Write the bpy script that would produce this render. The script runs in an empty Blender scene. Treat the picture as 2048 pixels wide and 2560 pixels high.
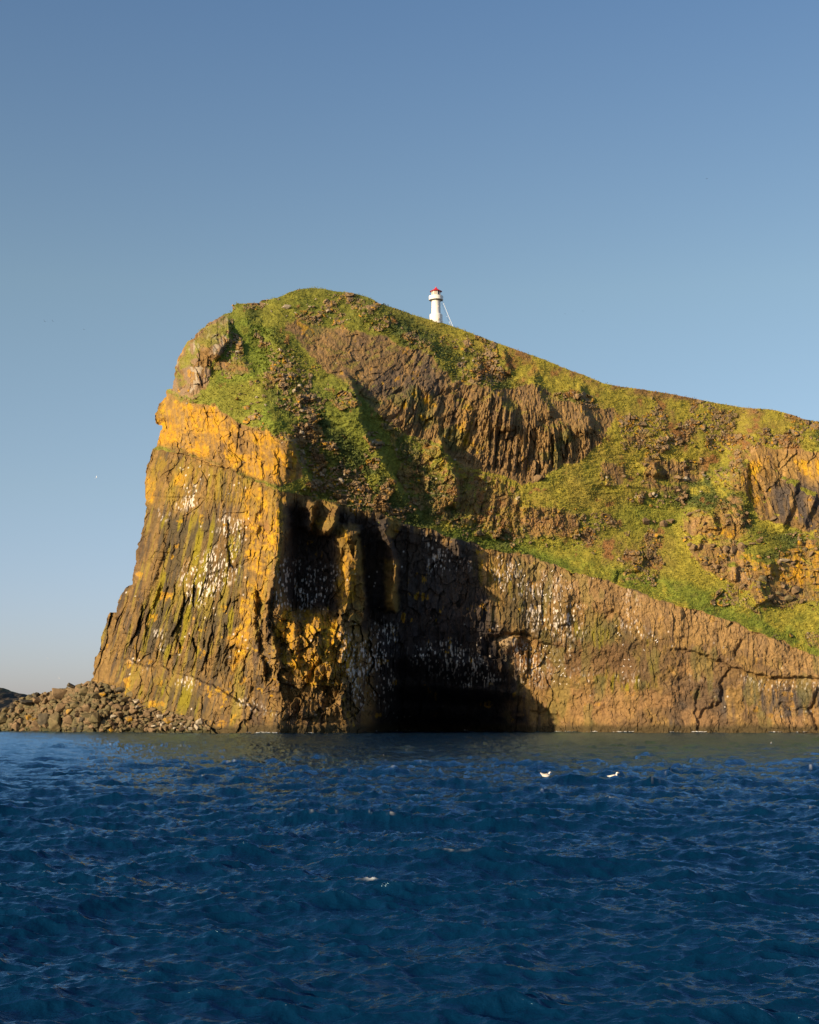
import bpy, bmesh, math, random, time
import numpy as np
from mathutils import Vector, noise as mnoise
T0 = time.perf_counter()
sc = bpy.context.scene
C = sc.collection
R = math.radians

# ------------------------------------------------------------------ camera, sky, sun, exposure
F_PX, EYE, V_HOR = 3750.0, 3.5, 1803.0          # focal length in photo pixels, camera height, horizon row
PITCH = math.atan((V_HOR - 1280) / F_PX)
cam = bpy.data.cameras.new('camera'); cam_o = bpy.data.objects.new('camera', cam); C.objects.link(cam_o)
cam_o.location = (0, 0, EYE); cam_o.rotation_euler = (math.pi / 2 + PITCH, 0, 0)
cam.sensor_fit = 'VERTICAL'; cam.sensor_height = 36; cam.lens = 36 * F_PX / 2560
cam.clip_start = .5; cam.clip_end = 30000
sc.camera = cam_o

SUN_AZ, SUN_EL = 51.0, 15.0                      # degrees to the left of straight behind the camera
sx, sy, sz = -math.sin(R(SUN_AZ)) * math.cos(R(SUN_EL)), -math.cos(R(SUN_AZ)) * math.cos(R(SUN_EL)), math.sin(R(SUN_EL))
w = bpy.data.worlds.new('World'); sc.world = w; w.use_nodes = True
nt = w.node_tree; nt.nodes.clear()
sky = nt.nodes.new('ShaderNodeTexSky'); sky.sky_type = 'NISHITA'; sky.sun_disc = False
sky.sun_elevation = R(SUN_EL); sky.sun_rotation = math.atan2(sx, sy)
sky.altitude = 0; sky.air_density = .85; sky.dust_density = .7; sky.ozone_density = 1.0
bg = nt.nodes.new('ShaderNodeBackground'); bg.inputs['Strength'].default_value = .110
wo = nt.nodes.new('ShaderNodeOutputWorld')
wb = nt.nodes.new('ShaderNodeMixRGB'); wb.blend_type = 'MULTIPLY'; wb.inputs['Fac'].default_value = 1
wb.inputs['Color2'].default_value = (.97, 1.04, 1.10, 1)          # the photo's cool white balance
wtc = nt.nodes.new('ShaderNodeTexCoord'); wsp = nt.nodes.new('ShaderNodeSeparateXYZ'); wcr = nt.nodes.new('ShaderNodeValToRGB')  # clear evening air: greyer towards the horizon
for i_, (p_, c_) in enumerate([(0, (.66, .65, .96)), (.15, (.84, .82, .84)), (.28, (.93, .93, .85)), (.46, (.72, .84, .93))]):
    e_ = wcr.color_ramp.elements[i_] if i_ < 2 else wcr.color_ramp.elements.new(p_)
    e_.position = p_; e_.color = c_ + (1,)
nt.links.new(wtc.outputs['Generated'], wsp.inputs[0]); nt.links.new(wsp.outputs['Z'], wcr.inputs[0]); nt.links.new(wcr.outputs[0], wb.inputs['Color2'])
nt.links.new(sky.outputs[0], wb.inputs['Color1']); nt.links.new(wb.outputs[0], bg.inputs[0]); nt.links.new(bg.outputs[0], wo.inputs[0])
sun = bpy.data.lights.new('sun', 'SUN'); sun_o = bpy.data.objects.new('sun', sun); C.objects.link(sun_o)
sun.energy = 5.0; sun.angle = R(.5); sun.color = (1, .775, .475)
sun_o.rotation_euler = Vector((sx, sy, sz)).to_track_quat('Z', 'Y').to_euler()
sc.view_settings.view_transform = 'Standard'; sc.view_settings.look = 'None'
sc.view_settings.exposure = .55; sc.view_settings.gamma = 1
sc.cycles.max_bounces = 5; sc.cycles.diffuse_bounces = 1; sc.cycles.glossy_bounces = 3

# ------------------------------------------------------------------ small tools
cp, sp = math.cos(PITCH), math.sin(PITCH)
def ray(u, v):                                   # photo pixel -> (x/y, (z-EYE)/y)
    yc = (1280 - v) / F_PX; k = cp - yc * sp
    return (u - 1024) / F_PX / k, (sp + yc * cp) / k
def at(u, v, D):
    a, b = ray(u, v); return Vector((a * D, D, EYE + b * D))
def tag(o, label=None, cat=None, group=None, kind=None):
    for k, x in (('label', label), ('category', cat), ('group', group), ('kind', kind)):
        if x: o[k] = x
    return o
def empty(name, loc, rz=0):
    o = bpy.data.objects.new(name, None); C.objects.link(o); o.location = loc; o.rotation_euler.z = rz
    o.empty_display_size = .3
    return o
def np_mesh(name, co, faces, mats, cols=None, attrs=None, smooth=False):
    me = bpy.data.meshes.new(name)
    co = np.ascontiguousarray(co, np.float32); faces = np.ascontiguousarray(faces, np.int32)
    n, k = faces.shape
    me.vertices.add(len(co)); me.vertices.foreach_set('co', co.ravel())
    me.loops.add(n * k); me.loops.foreach_set('vertex_index', faces.ravel())
    me.polygons.add(n); me.polygons.foreach_set('loop_start', np.arange(0, n * k, k, dtype=np.int32))
    me.polygons.foreach_set('loop_total', np.full(n, k, np.int32))
    me.polygons.foreach_set('use_smooth', np.full(n, smooth))
    me.update(calc_edges=True)
    if cols is not None:
        a = me.color_attributes.new('Col', 'FLOAT_COLOR', 'POINT')
        c4 = np.ones((len(co), 4), np.float32); c4[:, :3] = cols
        a.data.foreach_set('color', c4.ravel())
    for an, av in (attrs or {}).items():
        a = me.attributes.new(an, 'FLOAT', 'POINT'); a.data.foreach_set('value', np.ascontiguousarray(av, np.float32))
    for m in mats: me.materials.append(m)
    o = bpy.data.objects.new(name, me); C.objects.link(o)
    return o
def bm_obj(name, bm, mat, parent=None, smooth=False):
    me = bpy.data.meshes.new(name); bm.normal_update(); bm.to_mesh(me); bm.free()
    if smooth:
        for p in me.polygons: p.use_smooth = True
    me.materials.append(mat)
    o = bpy.data.objects.new(name, me); C.objects.link(o); o.parent = parent
    return o

# numpy noise
def h2(ix, iy, s):
    h = (ix.astype(np.uint32) * np.uint32(374761393)) ^ (iy.astype(np.uint32) * np.uint32(668265263)) ^ np.uint32((s * 2246822519 + 3266489917) & 0xffffffff)
    h ^= h >> np.uint32(15); h *= np.uint32(2246822519); h ^= h >> np.uint32(13); h *= np.uint32(3266489917); h ^= h >> np.uint32(16)
    return h
def f01(h): return (h >> np.uint32(8)).astype(np.float32) * np.float32(1 / 16777216)
def vn(x, y, s):
    fx = np.floor(x); fy = np.floor(y); ix = fx.astype(np.int32); iy = fy.astype(np.int32)
    tx = (x - fx).astype(np.float32); ty = (y - fy).astype(np.float32)
    tx = tx * tx * tx * (tx * (tx * 6 - 15) + 10); ty = ty * ty * ty * (ty * (ty * 6 - 15) + 10)
    a = f01(h2(ix, iy, s)); b = f01(h2(ix + 1, iy, s)); c = f01(h2(ix, iy + 1, s)); d = f01(h2(ix + 1, iy + 1, s))
    return ((a + (b - a) * tx) * (1 - ty) + (c + (d - c) * tx) * ty) * 2 - 1
def fbm(x, y, s, o=4, g=.5):
    r = 0; a = 1; t = 0
    for i in range(o):
        r = r + a * vn(x + 17.3 * i, y - 9.1 * i, s + i * 7); t += a; a *= g; x = x * 2.03; y = y * 2.03
    return r / t
def worley(x, y, s):
    fx = np.floor(x); fy = np.floor(y); ix = fx.astype(np.int32); iy = fy.astype(np.int32)
    px = (x - fx).astype(np.float32); py = (y - fy).astype(np.float32)
    F1 = np.full(x.shape, 9, np.float32); F2 = F1.copy(); H = np.zeros(x.shape, np.uint32); DX = np.zeros(x.shape, np.float32); DY = DX.copy()
    for j in (-1, 0, 1):
        for i in (-1, 0, 1):
            h = h2(ix + i, iy + j, s)
            dx = px - i - (h & np.uint32(1023)).astype(np.float32) / 1023; dy = py - j - ((h >> np.uint32(10)) & np.uint32(1023)).astype(np.float32) / 1023
            d = dx * dx + dy * dy; m = d < F1
            F2 = np.where(m, F1, np.minimum(F2, d)); F1 = np.where(m, d, F1)
            H = np.where(m, h, H); DX = np.where(m, dx, DX); DY = np.where(m, dy, DY)
    return np.sqrt(F1), np.sqrt(F2), H, DX, DY
def rnd(H, k): return f01(h2(H, H >> np.uint32(7), k))
def facet(x, y, s, tilt=1.2):                    # broken rock: every cell is its own tilted flat face
    F1, F2, H, dx, dy = worley(x, y, s)
    return (rnd(H, 1) - .5) + tilt * ((rnd(H, 2) - .5) * dx + (rnd(H, 3) - .5) * dy), F2 - F1, H
def sm(a, b, x):
    t = np.clip((x - a) / (b - a), 0, 1); return t * t * (3 - 2 * t)
def blur(A, r, n=2):
    for _ in range(n):
        for ax in (0, 1):
            P = np.pad(A, [(r + 1, r) if i == ax else (0, 0) for i in (0, 1)], mode='edge'); S = np.cumsum(P, axis=ax, dtype=np.float64)
            k = 2 * r + 1
            A = ((S[k:] - S[:-k]) if ax == 0 else (S[:, k:] - S[:, :-k])) / k
    return A.astype(np.float32)

# materials
def mat(name, col, rough=.6, metal=0, spec=.5, noise_amt=.12, scale=3., bump=0., emis=None):
    m = bpy.data.materials.new(name); m.use_nodes = True; n = m.node_tree.nodes; l = m.node_tree.links
    b = n['Principled BSDF']; b.inputs['Roughness'].default_value = rough; b.inputs['Metallic'].default_value = metal
    b.inputs['Specular IOR Level'].default_value = spec
    tc = n.new('ShaderNodeTexCoord'); nz = n.new('ShaderNodeTexNoise'); nz.inputs['Scale'].default_value = scale; nz.inputs['Detail'].default_value = 6
    l.new(tc.outputs['Object'], nz.inputs['Vector'])
    mx = n.new('ShaderNodeMixRGB'); mx.inputs['Color1'].default_value = tuple(c * (1 - noise_amt) for c in col) + (1,)
    mx.inputs['Color2'].default_value = tuple(min(1, c * (1 + noise_amt)) for c in col) + (1,)
    l.new(nz.outputs['Fac'], mx.inputs['Fac']); l.new(mx.outputs[0], b.inputs['Base Color'])
    if bump:
        bp = n.new('ShaderNodeBump'); bp.inputs['Strength'].default_value = bump; l.new(nz.outputs['Fac'], bp.inputs['Height']); l.new(bp.outputs[0], b.inputs['Normal'])
    return m
def ground_mat(name, scale=.9, dist=.25, var=.30):
    """base colour from the mesh's own surface-cover colours, broken up by fine noise; rough, bumpy"""
    m = bpy.data.materials.new(name); m.use_nodes = True; n = m.node_tree.nodes; l = m.node_tree.links
    b = n['Principled BSDF']; b.inputs['Roughness'].default_value = .92; b.inputs['Specular IOR Level'].default_value = .15
    at_ = n.new('ShaderNodeAttribute'); at_.attribute_name = 'Col'
    g = n.new('ShaderNodeNewGeometry')
    nz = n.new('ShaderNodeTexNoise'); nz.inputs['Scale'].default_value = scale; nz.inputs['Detail'].default_value = 8; nz.inputs['Roughness'].default_value = .7
    l.new(g.outputs['Position'], nz.inputs['Vector'])
    mr = n.new('ShaderNodeMapRange'); mr.inputs['From Min'].default_value = .3; mr.inputs['From Max'].default_value = .7
    mr.inputs['To Min'].default_value = 1 - var; mr.inputs['To Max'].default_value = 1 + var
    l.new(nz.outputs['Fac'], mr.inputs['Value'])
    mu = n.new('ShaderNodeVectorMath'); mu.operation = 'SCALE'; l.new(at_.outputs['Color'], mu.inputs[0]); l.new(mr.outputs[0], mu.inputs['Scale'])
    l.new(mu.outputs[0], b.inputs['Base Color'])
    bp = n.new('ShaderNodeBump'); bp.inputs['Strength'].default_value = .8; bp.inputs['Distance'].default_value = dist
    l.new(nz.outputs['Fac'], bp.inputs['Height']); l.new(bp.outputs[0], b.inputs['Normal'])
    return m
M_GROUND = ground_mat('rock_and_turf')

# ------------------------------------------------------------------ the headland: coarse landform
SIL = [(226,1900),(226,1700),(232,1692),(238,1642),(250,1627),(254,1587),(273,1530),(289,1530),(299,1490),(315,1467),(330,1461),(332,1433),(338,1412),(340,1380),(350,1343),(360,1311),(364,1278),(364,1250),(362,1218),(365,1165),(376,1145),(380,1124),(392,1112),(394,1100),(405,1065),(388,1059),(386,1045),(397,1009),(415,990),(417,974),(429,972),(435,944),(437,919),(445,891),(459,871),(467,854),(486,842),(494,830),(522,806),(543,796),(567,783),(581,777),(582,763),(593,758),(624,757),(648,757),(652,751),(693,743),(725,729),(754,721),(782,719),(810,721),(835,727),(879,731),(908,739),(928,745),(948,757),(993,771),(1030,785),(1074,798),(1105,806),(1139,817),(1187,835),(1244,857),(1305,878),(1366,900),(1419,922),(1467,939),(1508,957),(1548,965),(1609,973),(1658,981),(1685,985),(1733,995),(1782,1005),(1865,1019),(1931,1023),(1980,1036),(2018,1049),(2048,1053),(2200,1090),(2420,1150),(2700,1260),(2700,1900)]
LEDGE = [(200,1090),(380,1118),(394,1121),(447,1130),(512,1152),(569,1172),(601,1190),(626,1203),(687,1216),(715,1230),(739,1238),(796,1250),(853,1262),(920,1279),(960,1291),(1016,1313),(1080,1321),(1119,1343),(1170,1356),(1213,1373),(1261,1381),(1329,1392),(1356,1403),(1430,1425),(1530,1455),(1603,1486),(1690,1512),(1760,1529),(1820,1551),(1907,1585),(1976,1618),(2037,1640),(2300,1720),(2700,1800)]
CS = 3.0
UC = np.arange(150, 2620, CS, dtype=np.float32); VC = np.arange(690, 1872, CS, dtype=np.float32)
GU, GV = np.meshgrid(UC, VC)
lx, lv = zip(*LEDGE)
LEDV = np.interp(UC, lx, lv).astype(np.float32)

def sdf(poly, U=GU, V=GV):                       # signed distance in photo pixels, positive inside
    d = np.full(U.shape, 1e9, np.float32); ins = np.zeros(U.shape, bool)
    n = len(poly)
    for i in range(n):
        (x0, y0), (x1, y1) = poly[i], poly[(i + 1) % n]
        ex, ey = x1 - x0, y1 - y0; L = ex * ex + ey * ey + 1e-6
        t = np.clip(((U - x0) * ex + (V - y0) * ey) / L, 0, 1)
        d = np.minimum(d, (U - x0 - t * ex) ** 2 + (V - y0 - t * ey) ** 2)
        if y0 != y1:
            c = ((y0 > V) != (y1 > V)) & (U < ex * (V - y0) / (y1 - y0) + x0); ins ^= c
    d = np.sqrt(d); return np.where(ins, d, -d)
def poly_mask(poly, feather=10): return sm(-feather, feather, sdf(poly))
def pdist(pl):
    d = np.full(GU.shape, 1e9, np.float32); sd = np.zeros(GU.shape, np.float32); tt = sd.copy()
    n = len(pl) - 1
    for i in range(n):
        (x0, y0), (x1, y1) = pl[i], pl[i + 1]; ex, ey = x1 - x0, y1 - y0; L = ex * ex + ey * ey + 1e-6
        t = np.clip(((GU - x0) * ex + (GV - y0) * ey) / L, 0, 1)
        dd = (GU - x0 - t * ex) ** 2 + (GV - y0 - t * ey) ** 2; m = dd < d
        d = np.where(m, dd, d); sd = np.where(m, np.sign(ex * (GV - y0) - ey * (GU - x0)), sd); tt = np.where(m, (i + t) / n, tt)
    return np.sqrt(d), sd, tt
def ridge(pl, A, WL, WR, tap=.12):               # a rib whose left flank is gentle and right flank abrupt (lines run downward)
    d, s, t = pdist(pl)
    f = np.where(s < 0, np.exp(-(d / WL) ** 1.3), np.exp(-(d / WR) ** 2))
    return -A * f * np.clip(np.minimum(t, 1 - t) / tap, 0, 1) ** .7
def ridge_(pl, A, WL, WR, tap=.12):
    d, s, t = pdist(pl)
    f = np.where(s > 0, np.exp(-(d / WL) ** 1.3), np.exp(-(d / WR) ** 2))
    return -A * f * np.clip(np.minimum(t, 1 - t) / tap, 0, 1) ** .7
def groove(pl, A, W, tap=.05):
    d, s, t = pdist(pl); return A * np.exp(-(d / W) ** 2) * np.clip(np.minimum(t, 1 - t) / tap + .2, 0, 1)
def bump_(u, v, ru, rv, A): return -A * np.exp(-(((GU - u) / ru) ** 2 + ((GV - v) / rv) ** 2) ** 1.5)

SD = sdf(SIL)
# plan of the sea cliff: distance of the face at six heights between the ledge (t=0) and the sea (t=1)
TU = [200, 300, 400, 560, 690, 712, 745, 800, 870, 900, 940,1000,1100,1200,1330,1450,1700,2048,2700]
TT = [0, .15, .4, .62, .76, .86, 1.0]
TD = [[515,503,490,462,447,448,455,461,464,466,468,472,477,482,485,480,474,464,450],
      [514,501,488,459,443,446,464,462,461,468,474,476,480,483,484,480,473,463,448],
      [512,499,485,457,440,445,466,463,459,470,478,479,480,482,484,480,472,461,445],
      [508,496,482,454,438,439,438,438,443,452,474,482,485,487,489,483,472,460,443],
      [507,495,481,452,436,434,434,435,440,449,477,500,505,500,493,485,472,459,442],
      [506,494,480,450,436,435,434,437,441,450,485,525,535,525,494,486,471,458,441],
      [502,490,478,447,434,434,435,438,443,452,500,550,560,540,495,485,470,457,439]]
rows = np.array([np.interp(UC, TU, r) for r in TD], np.float32)
tq = np.clip((GV - LEDV[None]) / (1833 - LEDV[None]), 0, 1.02)
LOW = np.zeros_like(GU)
for k in range(len(TT) - 1):
    a, b = TT[k], TT[k + 1] + (0.1 if k == 5 else 0)
    m = (tq >= a) & (tq < b); f = np.clip((tq - TT[k]) / (TT[k + 1] - TT[k]), 0, 1); f = f * f * (3 - 2 * f)
    LOW = np.where(m, rows[k][None] * (1 - f) + rows[k + 1][None] * f, LOW)
LOW = blur(LOW, 1, 1)

# upper hillside: local slope in degrees, integrated upward from the ledge
ROCKFACE = [(705,798),(827,818),(928,834),(1009,859),(1082,882),(1134,947),(1183,959),(1268,975),(1345,955),(1406,1003),(1487,1020),(1536,1020),(1532,1060),(1500,1109),(1467,1145),(1406,1162),(1358,1194),(1305,1210),(1244,1186),(1163,1174),(1094,1113),(1000,1076),(948,1033),(879,980),(806,923),(758,867),(713,826)]
ORANGE = [(385,1000),(415,975),(470,1000),(545,1015),(600,1060),(660,1080),(735,1110),(760,1190),(700,1215),(626,1203),(560,1170),(447,1130),(380,1110)]
PALE = [(425,985),(430,930),(445,880),(490,830),(530,800),(578,790),(575,830),(560,880),(530,910),(525,960),(500,990)]
RIGHTROCK = [(1862,1130),(1900,1110),(1950,1120),(2048,1130),(2300,1150),(2300,1340),(2048,1320),(2010,1325),(1960,1310),(1900,1300),(1870,1240),(1850,1200)]
CENTRE = [(960,1060),(1094,1113),(1163,1174),(1244,1186),(1300,1215),(1310,1260),(1300,1350),(1180,1320),(1060,1290),(1000,1180)]
OUTCROPS = [[(1620,1140),(1760,1150),(1770,1200),(1690,1240),(1600,1225)],[(1500,1150),(1570,1160),(1560,1215),(1500,1205)],[(1320,1250),(1400,1265),(1450,1290),(1430,1340),(1330,1350),(1290,1320)],[(1700,1290),(1790,1280),(1880,1320),(1890,1350),(1700,1345)],[(1715,1350),(1850,1360),(1900,1400),(2048,1330),(2300,1400),(2300,1500),(2048,1500),(1900,1520),(1850,1470),(1750,1420)],[(1540,1440),(1600,1425),(1610,1450),(1550,1458)],[(1810,1190),(1862,1180),(1868,1240),(1830,1240)],[(1800,1240),(1860,1240),(1870,1310),(1790,1310)],[(1850,1500),(1915,1535),(1905,1545),(1840,1510)],[(1545,1085),(1650,1080),(1640,1100),(1560,1110)],[(540,905),(620,900),(640,930),(580,940),(530,925)],[(2010,1590),(2048,1580),(2300,1640),(2300,1700),(2060,1640)]]
alpha = np.full(GU.shape, 42, np.float32)
alpha = alpha + 4 * fbm(GU / 90, GV / 70, 5, 3)
def lay(a, poly, val, feather=12):
    m = poly_mask(poly, feather); return a * (1 - m) + val * m
alpha = lay(alpha, ROCKFACE, 66, 10); alpha = lay(alpha, ORANGE, 74, 8); alpha = lay(alpha, PALE, 68, 8)
alpha = lay(alpha, RIGHTROCK, 66, 10); alpha = lay(alpha, CENTRE, 50, 14)
for p in OUTCROPS: alpha = lay(alpha, p, 56, 10)
topd = np.clip(SD, 0, 200)
hill = sm(700, 950, GU)                          # right part of the crest rolls off more gently
alpha = alpha * (1 - hill) * 1 + alpha * hill
flat = 1 - sm(0, 45, topd)
alpha = alpha * (1 - flat) + flat * (27 + 8 * (1 - hill))
above_led = (LEDV[None] - GV)
alpha = np.where((above_led > 0) & (above_led < 14), 26, alpha)
alpha = blur(alpha, 1, 2)
B = ray(GU, GV)[1].astype(np.float32)
UP = np.zeros_like(GU)
nV = len(VC); Dcur = rows[0].copy()
for j in range(nV - 1, -1, -1):
    act = VC[j] < LEDV
    if j < nV - 1:
        bl_ = ray(UC, LEDV)[1]
        db = np.clip(B[j] - np.maximum(B[j + 1], bl_), 0, 1)
        Dn = Dcur + Dcur * db / (np.tan(np.radians(alpha[j])) - B[j])
        Dcur = np.where(act & (SD[j] > -12), Dn, Dcur)
    UP[j] = Dcur
UPB = np.where(GV < LEDV[None], UP, LOW)
wide = blur(UPB, 6, 2)
w_ = sm(10, 50, above_led)
DM = UPB * (1 - w_) + wide * w_
# no upland flank turns so far from the sun that a whole hillside falls into shade
gx = .135 * .50 * CS * np.arange(len(UC), dtype=np.float32)[None]
lim = np.minimum.accumulate(np.where(SD > -12, DM, 1e4) - gx, axis=1) + gx
upm = (GV < LEDV[None] - 3) & (SD > -12)
pull = np.where(upm, DM - np.minimum(DM, blur(np.where(lim > 5e3, DM, lim), 2, 2)), 0)
DM = DM - pull * sm(0, 50, above_led)
for j in range(nV - 2, -1, -1):                  # never overhanging: at least a steep climb from row to row
    st_ = DM[j + 1] * np.clip(B[j] - B[j + 1], 0, 1) / (math.tan(R(70)) - B[j])
    DM[j] = np.where(upm[j] & upm[j + 1], np.maximum(DM[j], DM[j + 1] + st_), DM[j])
DM = np.where(upm, DM * .5 + blur(DM, 2, 1) * .5, DM)
# rounded left end
left_edge = 1 - sm(0, 70, SD)
DM += 11 * left_edge ** 2 * (1 - sm(500, 700, GU)) * (GV > 740)

# ribs, gullies, cracks
F = np.zeros_like(GU)
for pl, A, WL, WR in [
    ([(862,930),(882,985),(905,1060),(945,1125),(985,1205),(1052,1300)], 6.5, 70, 7),
    ([(1092,1095),(1110,1120),(1130,1165),(1136,1215),(1140,1270)], 7, 34, 6),
    ([(722,1085),(742,1150),(792,1225)], 4.5, 50, 6),
    ([(1868,1150),(1868,1240),(1856,1320)], 2.6, 50, 5),
    ([(905,742),(962,800),(1010,835),(1085,885),(1150,960)], 6, 110, 26),
    ([(1170,905),(1215,960),(1262,1030),(1275,1080)], 5, 60, 20),
    ([(1262,872),(1268,905),(1280,935)], 3, 25, 5),
    ([(650,790),(700,870),(722,940),(762,1040),(800,1130),(860,1215)], 1.5, 60, 30),
    ([(575,795),(568,850),(535,905)], 5, 60, 6),
    ([(1330,925),(1345,985),(1380,1040)], 4, 40, 14),
    ([(1440,960),(1462,1030),(1470,1090)], 4, 50, 14),
    ([(560,860),(600,900),(640,960),(660,1010),(690,1080)], 3, 50, 20),
    ([(1640,1150),(1645,1180),(1632,1196)], 3.5, 30, 5),
    ([(1712,1150),(1720,1175)], 3, 20, 5),
    ([(1778,1280),(1786,1320)], 2.5, 30, 5),([(1755,1340),(1750,1375)], 2, 30, 5),
    ([(1300,1270),(1330,1265),(1350,1275)], 2.5, 20, 5),
    ([(1990,1205),(1975,1270),(1955,1330)], 3, 40, 7),([(2040,1230),(2010,1320)], 3, 40, 7),
    ([(1880,1460),(1900,1480),(1918,1510)], 3, 34, 5),([(1905,1455),(1925,1500)], 2, 14, 4),
    ([(1845,1410),(1838,1450)], 2.5, 26, 5),([(1925,1400),(1920,1440)], 2.5, 26, 5),
    # sea cliff
    ([(955,1300),(968,1340),(992,1420),(985,1470),(975,1530)], 17, 22, 8),
    ([(893,1312),(890,1345),(900,1380),(902,1440),(915,1495),(905,1560)], 15, 50, 8),
    ([(848,1262),(835,1290),(822,1345)], 14, 26, 6),([(790,1252),(785,1300),(775,1330)], 11, 22, 6),
    ([(1140,1345),(1148,1400)], 5, 16, 6),
    ([(722,1240),(726,1300),(702,1360),(694,1420),(672,1500),(668,1560),(690,1640),(720,1720)], 5, 50, 6),
    ([(655,1250),(640,1300),(640,1340)], 1.6, 30, 5),
    ([(640,1480),(632,1560),(652,1640),(660,1700)], 2.6, 30, 5),
    ([(790,1510),(800,1580),(790,1650),(760,1700)], 4, 30, 7),([(850,1540),(862,1620),(840,1700)], 4, 28, 7),
    ([(935,1540),(930,1640),(945,1740)], 5, 40, 8),([(745,1540),(735,1600),(750,1670)], 4, 26, 7),
    ([(560,1300),(565,1370),(575,1430)], 2, 50, 6),([(440,1560),(432,1640)], 1.5, 30, 5),
    ([(545,1120),(548,1190),(560,1290)], 1.5, 40, 5),([(420,1200),(410,1320),(380,1480)], 2.5, 50, 12),
    ([(1420,1480),(1410,1570)], 2, 30, 8),([(1705,1520),(1702,1600)], 1.5, 30, 8),
    ]:
    F += ridge_(pl, A, WL, WR)
for pl, A, W in [
    ([(1829,1665),(1805,1710),(1800,1760),(1760,1780),(1745,1830)], 1.6, 4.5),
    ([(1748,1720),(1742,1780),(1750,1800)], 1.2, 3.5),
    ([(1560,1545),(1530,1530),(1500,1560)], 1.2, 3.5),([(2048,1720),(2030,1770),(2048,1830)], 1.6, 5),
    ([(1835,1640),(1860,1600)], 1.2, 4),([(1950,1760),(1990,1775),(2048,1765)], 1, 4),
    ([(1240,1595),(1290,1580),(1345,1600)], 2.2, 5),([(1330,1778),(1370,1780),(1402,1795)], 2, 5),
    ([(1215,1575),(1330,1590)], 1.2, 4),([(1262,1600),(1300,1620),(1330,1610)], 1, 3.5),
    ([(536,1190),(540,1230),(550,1310)], 1.4, 4),([(440,1360),(432,1390),(450,1385)], 1.2, 4),
    ([(570,1370),(575,1410),(590,1420),(600,1408)], 1.4, 4),([(1690,1620),(1760,1640),(1830,1668),(1900,1690),(2048,1700),(2300,1712)], 1., 3),
    ([(1540,1455),(1545,1438),(1600,1432)], 1.8, 5),([(1625,1192),(1670,1195)], 2, 5),
    ([(400,1120),(500,1152),(580,1176)], 1.6, 4),
    ]:
    F += groove(pl, A, W)
def step_below(pl, A, w=3.):                     # everything under the line stands forward by A
    xs, ys = zip(*pl); v = np.interp(UC, xs, ys)[None]
    fade = sm(xs[0] - 20, xs[0] + 20, GU) * (1 - sm(xs[-1] - 30, xs[-1] + 10, GU))
    return -A * sm(-w, w, GV - v) * fade
F += step_below([(290,1648),(313,1650),(370,1664),(427,1674),(480,1688),(520,1705),(577,1741),(640,1770),(720,1782)], 2.6)
F += step_below([(500,1800),(600,1802),(700,1805),(800,1812),(930,1816)], 2.0)
F += step_below([(1690,1622),(1760,1640),(1830,1668),(1900,1690),(2048,1700),(2300,1712)], -1.8)
F += step_below([(1215,1590),(1260,1586),(1345,1600),(1400,1620)], -2.0)
F += bump_(872,1332, 17, 19, 5) + bump_(1275,1605, 24, 16, 3)
F += bump_(468,1590, 30, 60, 1.) + bump_(395,1030, 20, 40, 2)
for (u, v, ru, rv, A) in [(520,1580,40,90,1.2),(330,1560,18,90,1.5),(600,1350,60,60,1.5),(630,1600,20,80,1.6),(450,1250,60,50,1)]:
    F += bump_(u, v, ru, rv, A)
CM = {}                                          # coarse masks
def cover(name, polys, feather=8):
    m = np.zeros_like(GU)
    for p in polys: m = np.maximum(m, poly_mask(p, feather))
    CM[name] = m
CM['low'] = sm(-4, 4, GV - LEDV[None])
cover('face', [ROCKFACE], 9); cover('orangewall', [ORANGE], 7); cover('pale', [PALE], 7); cover('rightrock', [RIGHTROCK], 9)
cover('centre', [CENTRE], 16); cover('outcrops', OUTCROPS, 12)
cover('orange', [ORANGE, [(610,1280),(690,1290),(682,1400),(660,1540),(612,1530),(622,1400)],[(362,1180),(400,1190),(400,1260),(364,1265)],[(640,1210),(715,1232),(722,1290),(690,1330),(600,1300),(600,1230)],
    [(600,1480),(620,1500),(640,1560),(610,1650),(570,1690),(575,1600)],[(700,1225),(712,1300),(695,1420),(650,1500),(640,1420),(660,1340)],
    [(885,940),(898,930),(915,960),(900,985),(888,970)],[(1050,970),(1075,975),(1085,1000),(1070,1025),(1055,1010)],
    [(1096,1105),(1115,1110),(1122,1160),(1118,1190),(1095,1185)],[(1865,1140),(1930,1150),(1900,1200),(1905,1260),(1885,1300),(1868,1240)],
    [(1960,1140),(2048,1140),(2300,1150),(2300,1190),(2048,1200),(2020,1205),(1990,1180)],[(1830,1380),(2048,1350),(2300,1400),(2300,1480),(2048,1480),(1900,1440)],
    [(700,1510),(780,1520),(850,1540),(900,1640),(860,1720),(740,1720),(680,1620)],[(855,1318),(890,1318),(892,1350),(860,1355)],[(1150,1000),(1200,1020),(1190,1120),(1150,1110)],[(1850,1180),(1862,1190),(1850,1240),(1838,1235)],[(460,1170),(480,1180),(470,1230),(430,1240),(420,1190)],
    [(1780,1300),(1870,1320),(1880,1350),(1740,1340)],[(840,1380),(890,1380),(910,1500),(850,1520)]], 14)
cover('mustard', [[(362,1140),(520,1165),(700,1220),(700,1255),(600,1265),(500,1250),(364,1262)],[(1188,1400),(1260,1400),(1260,1470),(1200,1470)],[(1560,1598),(1662,1598),(1650,1680),(1570,1670)],[(320,1665),(470,1700),(500,1760),(380,1740)]], 22)
cover('fresh', [[(1080,1325),(1200,1330),(1400,1395),(1560,1420),(1800,1480),(1960,1560),(2060,1640),(1900,1590),(1700,1515),(1500,1450),(1300,1392)],[(560,800),(680,800),(700,900),(620,960),(540,960)],[(600,1010),(700,1010),(720,1080),(640,1080)]], 14)
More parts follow.
